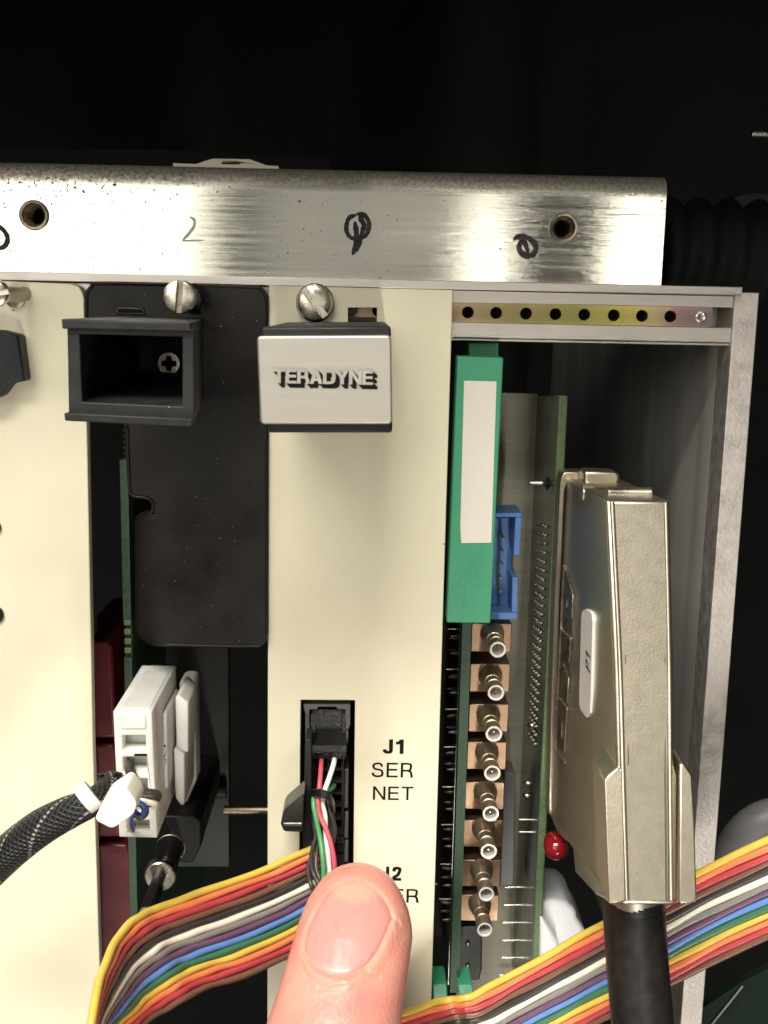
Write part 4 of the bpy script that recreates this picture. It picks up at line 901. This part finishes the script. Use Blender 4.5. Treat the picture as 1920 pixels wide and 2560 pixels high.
# ================================================================ background at the right
hz = MB(); hc0 = U(1640, 628, 70)
pts = []; rs_ = []
for i in range(60):
    pts.append(hc0 + Vector((i * 1.35, .05 * i, -.02 * i))); rs_.append(11.4 + 1.25 * math.sin(2 * math.pi * i * 1.35 / 7.0))
hz.tube(pts, rs_, seg=36, smooth=False)
tag(hz.build('corrugated_hose', 'dark', smooth=80), 'black corrugated hose in the dark behind the right end of the steel top bar', 'hose')
tag(MB().prism([(1800, 560), (1830, 490), (1880, 478), (1960, 482), (2050, 500), (2050, 620), (1800, 620)], 92, 95).build('metal_bracket', 'darkgrey', bev=.6), 'dull metal bracket half hidden above the corrugated hose', 'bracket')
tag(MB().tube([U(1878, 334, 80), U(2000, 338, 80)], 1.0, seg=14, smooth=False).build('steel_rod', 'steel', smooth=50), 'short bright steel rod end at the right edge, high in the dark', 'rod')
tag(MB().tube(P3([(1800, 2290, 30), (1815, 2190, 28), (1845, 2110, 26), (1895, 2060, 24), (1960, 2040, 24), (2060, 2040, 24)]), 4.1, seg=28, res=8).build('grey_cable', 'greyrubber', smooth=80), 'thick grey cable curving out to the right edge above the right ribbon cable', 'cable')
gb = MB().prism([(1700, 2560), (1765, 2515), (1860, 2452), (2000, 2380), (2000, 2760), (1700, 2760)], 26, 28)
gbo = gb.build('circuit_card', pbr('dark_board', (.003, .012, .007), .7, spec=.2)); tag(gbo, 'dark green circuit board in the bottom right corner behind the ribbon cable', 'circuit card', 'cards in the cage')
MB().tube([U(*K(1490, 1780), 25.6), U(*K(1265, 2060), 25.6)], .22, seg=8, smooth=False).build('board_trace', 'tan', gbo)

# ================================================================ the thumb
rowsP = [(2166, 889, 897), (2168.5, 866, 922), (2173, 850, 938), (2179, 836, 950), (2192, 817, 970), (2208, 800, 986), (2230, 784, 1000), (2252, 770, 1011), (2280, 757, 1022), (2313, 745, 1029), (2345, 735, 1031), (2404, 718, 1024), (2460, 701, 1015), (2512, 684, 1007), (2560, 667, 1001), (2640, 640, 990), (2760, 600, 980), (2900, 545, 975), (3080, 480, 975), (3300, 420, 980), (3500, 400, 985)]
def row(py):
    for a, b in zip(rowsP, rowsP[1:]):
        if py <= b[0]:
            t = (py - a[0]) / (b[0] - a[0]); return a[1] + (b[1] - a[1]) * t, a[2] + (b[2] - a[2]) * t
    return rowsP[-1][1:]
def tcen(py): return -15.5 - 19 * ((py - 2166) / 394) ** .9 if py < 2900 else -15.5 - 19 * (734 / 394) ** .9 - (py - 2900) * .015
NAIL = at(G, [(560, 560), (590, 505), (650, 448), (740, 398), (850, 408), (960, 485), (1020, 570), (1045, 650), (1010, 750), (960, 855), (915, 925), (865, 985), (800, 1022), (740, 1045), (640, 1042), (560, 1010), (490, 950), (452, 890), (452, 830), (470, 740), (515, 640)])
NC = (sum(p[0] for p in NAIL) / len(NAIL), sum(p[1] for p in NAIL) / len(NAIL))
def nail_sd(x, y):
    ins_ = False; dm = 1e9
    for i in range(len(NAIL)):
        x1, y1 = NAIL[i - 1]; x2, y2 = NAIL[i]
        if (y1 > y) != (y2 > y) and x < (x2 - x1) * (y - y1) / (y2 - y1) + x1: ins_ = not ins_
        t = max(0, min(1, ((x - x1) * (x2 - x1) + (y - y1) * (y2 - y1)) / ((x2 - x1) ** 2 + (y2 - y1) ** 2))); dm = min(dm, math.hypot(x - x1 - t * (x2 - x1), y - y1 - t * (y2 - y1)))
    return -dm if ins_ else dm
def surfY(px, py):
    l_, r_ = row(py); c = (l_ + r_) / 2; hw = max(1, (r_ - l_) / 2); s = max(-.999, min(.999, (px - c) / hw))
    yc = tcen(py); hwm = hw * .0695 * (195 + yc) / 195; tt = min(7.6, hwm * .80) + max(0, hwm - 12) * .2
    return yc - tt * math.sqrt(1 - s * s) ** .92
CREASE = [(at(G, [(545, 1140), (600, 1100), (660, 1075)]), .09, 5), (at(G, [(560, 1150), (640, 1128), (720, 1118)]), .07, 5), (at(G, [(690, 1085), (740, 1062), (800, 1050)]), .07, 5),
          (at(G, [(1045, 650), (1085, 668), (1100, 700)]), .14, 5), (at(G, [(420, 960), (440, 1010), (470, 1050)]), .12, 6), (at(G, [(860, 1000), (900, 1040), (960, 1060)]), .10, 6), (at(G, [(640, 350), (760, 318), (900, 335)]), .06, 6)]
def crease(px, py):
    o = 0
    for pl_, dp, wd_ in CREASE:
        dm = 1e9
        for (x1, y1), (x2, y2) in zip(pl_, pl_[1:]):
            t = max(0, min(1, ((px - x1) * (x2 - x1) + (py - y1) * (y2 - y1)) / ((x2 - x1) ** 2 + (y2 - y1) ** 2))); dm = min(dm, math.hypot(px - x1 - t * (x2 - x1), py - y1 - t * (y2 - y1)))
        if dm < 30: o += dp * (math.exp(-(dm / wd_) ** 2) - .45 * math.exp(-((dm - 11) / 7) ** 2))
    return o + .05 * math.sin(px * .05 + 1.3 * math.sin(py * .03)) * math.sin(py * .041)
def relief(px, py):
    return relief0(px, py) + crease(px, py)
def relief0(px, py):
    sd = nail_sd(px, py)
    if sd > 45: return 0
    cut = max(0, min(1, (py - 2230) / 60))                       # the fold is weak at the free edge
    a_ = .22 - .16 * cut                                         # depth of the groove beside the nail
    if sd <= 0: return .26
    t = min(1, sd / 14); t = t * t * (3 - 2 * t); k_ = max(0, min(1, (45 - sd) / 31)); k_ = k_ * k_ * (3 - 2 * k_)
    return .26 * (1 - t) - (.08 + .20 * cut) * t * k_
hm_ = MB(); pys = []
y = 2166.0
while y < 3500:
    pys.append(y); y += 1.2 if y < 2180 else (2.2 if y < 2560 else 30)
pys.append(3500); SEG = 260; vs = []
for py in pys:
    l_, r_ = row(py); c = (l_ + r_) / 2; hw = (r_ - l_) / 2; yc = tcen(py); hwm = hw * .0695 * (195 + yc) / 195; tt = min(7.6, hwm * .80) + max(0, hwm - 12) * .2
    for k in range(SEG):
        a = 2 * math.pi * k / SEG; px = c + hw * math.cos(a); s = math.sin(a)
        if s >= 0:
            Yv = yc - tt * abs(s) ** .92
            if py < 2580: Yv += relief(px, py) * min(1, s * 2.5)
        else: Yv = yc + tt * 1.05 * abs(s)
        vs.append(U(px, py, Yv) if s >= 0 else Vector((U(px, py, yc).x, Yv, U(px, py, yc).z)))
nr = len(pys)
fs = [(i * SEG + k, i * SEG + (k + 1) % SEG, (i + 1) * SEG + (k + 1) % SEG, (i + 1) * SEG + k) for i in range(nr - 1) for k in range(SEG)]
fs += [tuple(range(SEG)), tuple(reversed(range((nr - 1) * SEG, nr * SEG)))]
hm_.add(vs, fs)
skin = pbr('skin', (.65, .30, .235), .46, var=.08, vs=260, sss=.35, sssr=(1, .35, .18), sscale=.0014, bump=.35, bs=1300, spec=.4)
nt = skin.node_tree; nn = nt.nodes; ll = nt.links; pb = nn['Principled BSDF']; src = pb.inputs['Base Color'].links[0].from_socket
tc = nn.new('ShaderNodeTexCoord'); n1 = nn.new('ShaderNodeTexNoise'); n1.inputs['Scale'].default_value = 130; n1.inputs['Detail'].default_value = 3; ll.new(tc.outputs['Object'], n1.inputs['Vector'])
mq = nn.new('ShaderNodeMapRange'); mq.inputs[1].default_value = .42; mq.inputs[2].default_value = .68; ll.new(n1.outputs[0], mq.inputs[0])
mx = nn.new('ShaderNodeMix'); mx.data_type = 'RGBA'; ll.new(mq.outputs[0], mx.inputs[0]); ll.new(src, mx.inputs[6]); mx.inputs[7].default_value = (.62, .215, .19, 1); ll.new(mx.outputs[2], pb.inputs['Base Color'])
vt = nn.new('ShaderNodeTexVoronoi'); vt.inputs['Scale'].default_value = 1700; ll.new(tc.outputs['Object'], vt.inputs['Vector'])
b2_ = nn.new('ShaderNodeBump'); b2_.inputs['Strength'].default_value = .3; b2_.inputs['Distance'].default_value = .0002; ll.new(vt.outputs['Distance'], b2_.inputs['Height'])
old = pb.inputs['Normal'].links[0].from_socket; ll.new(old, b2_.inputs['Normal']); ll.new(b2_.outputs[0], pb.inputs['Normal'])
hand = hm_.build('hand', skin, smooth=180)
tag(hand, 'bare thumb with short pink nail pointing up in front of the middle cream panel', 'hand')
# nail plate
nm = MB(); RN = 22; bnd = cr([Vector((*p, 0)) for p in NAIL + [NAIL[0]]], 5)[:-1]; SN = len(bnd); vs = []
for i in range(RN + 1):
    t = i / RN
    for b in bnd:
        px = NC[0] + (b.x - NC[0]) * t; py = NC[1] + (b.y - NC[1]) * t
        lift = .27 * (1 - max(0, (t - .9) / .1) ** 2) if True else 0
        vs.append(U(px, py, surfY(px, py) + .26 - lift))
nm.add(vs, [(i * SN + k, i * SN + (k + 1) % SN, (i + 1) * SN + (k + 1) % SN, (i + 1) * SN + k) for i in range(RN) for k in range(SN)])
nailm = pbr('nail', (.62, .255, .235), .28, var=.04, vs=500, stretch=(1.5, 1, .15), sss=.3, sssr=(1, .4, .3), sscale=.001, coat=.15, bump=.06, bs=600, bstretch=(2, 1, .15))
nt = nailm.node_tree; nn = nt.nodes; ll = nt.links; pb = nn['Principled BSDF']; src = pb.inputs['Base Color'].links[0].from_socket
tc = nn.new('ShaderNodeTexCoord'); s3 = nn.new('ShaderNodeSeparateXYZ'); ll.new(tc.outputs['Object'], s3.inputs[0])
zv = [v.z for v in vs]; hz_ = (max(zv) - min(zv)) / 2 * MM
n5 = nn.new('ShaderNodeTexNoise'); n5.inputs['Scale'].default_value = 200; ll.new(tc.outputs['Object'], n5.inputs['Vector'])
ad = nn.new('ShaderNodeMath'); ad.operation = 'MULTIPLY_ADD'; ll.new(n5.outputs[0], ad.inputs[0]); ad.inputs[1].default_value = .0012; ll.new(s3.outputs[2], ad.inputs[2])
m1 = nn.new('ShaderNodeMapRange'); m1.inputs[1].default_value = -hz_ * .60; m1.inputs[2].default_value = -hz_ * .85; ll.new(ad.outputs[0], m1.inputs[0])
mx = nn.new('ShaderNodeMix'); mx.data_type = 'RGBA'; ll.new(m1.outputs[0], mx.inputs[0]); ll.new(src, mx.inputs[6]); mx.inputs[7].default_value = (.68, .36, .29, 1)
m3 = nn.new('ShaderNodeMapRange'); m3.inputs[1].default_value = hz_ * .78; m3.inputs[2].default_value = hz_ * .95; ll.new(ad.outputs[0], m3.inputs[0])
mx2 = nn.new('ShaderNodeMix'); mx2.data_type = 'RGBA'; ll.new(m3.outputs[0], mx2.inputs[0]); ll.new(mx.outputs[2], mx2.inputs[6]); mx2.inputs[7].default_value = (.66, .32, .25, 1)
ll.new(mx2.outputs[2], pb.inputs['Base Color'])
nm.build('nail', nailm, hand, smooth=180)
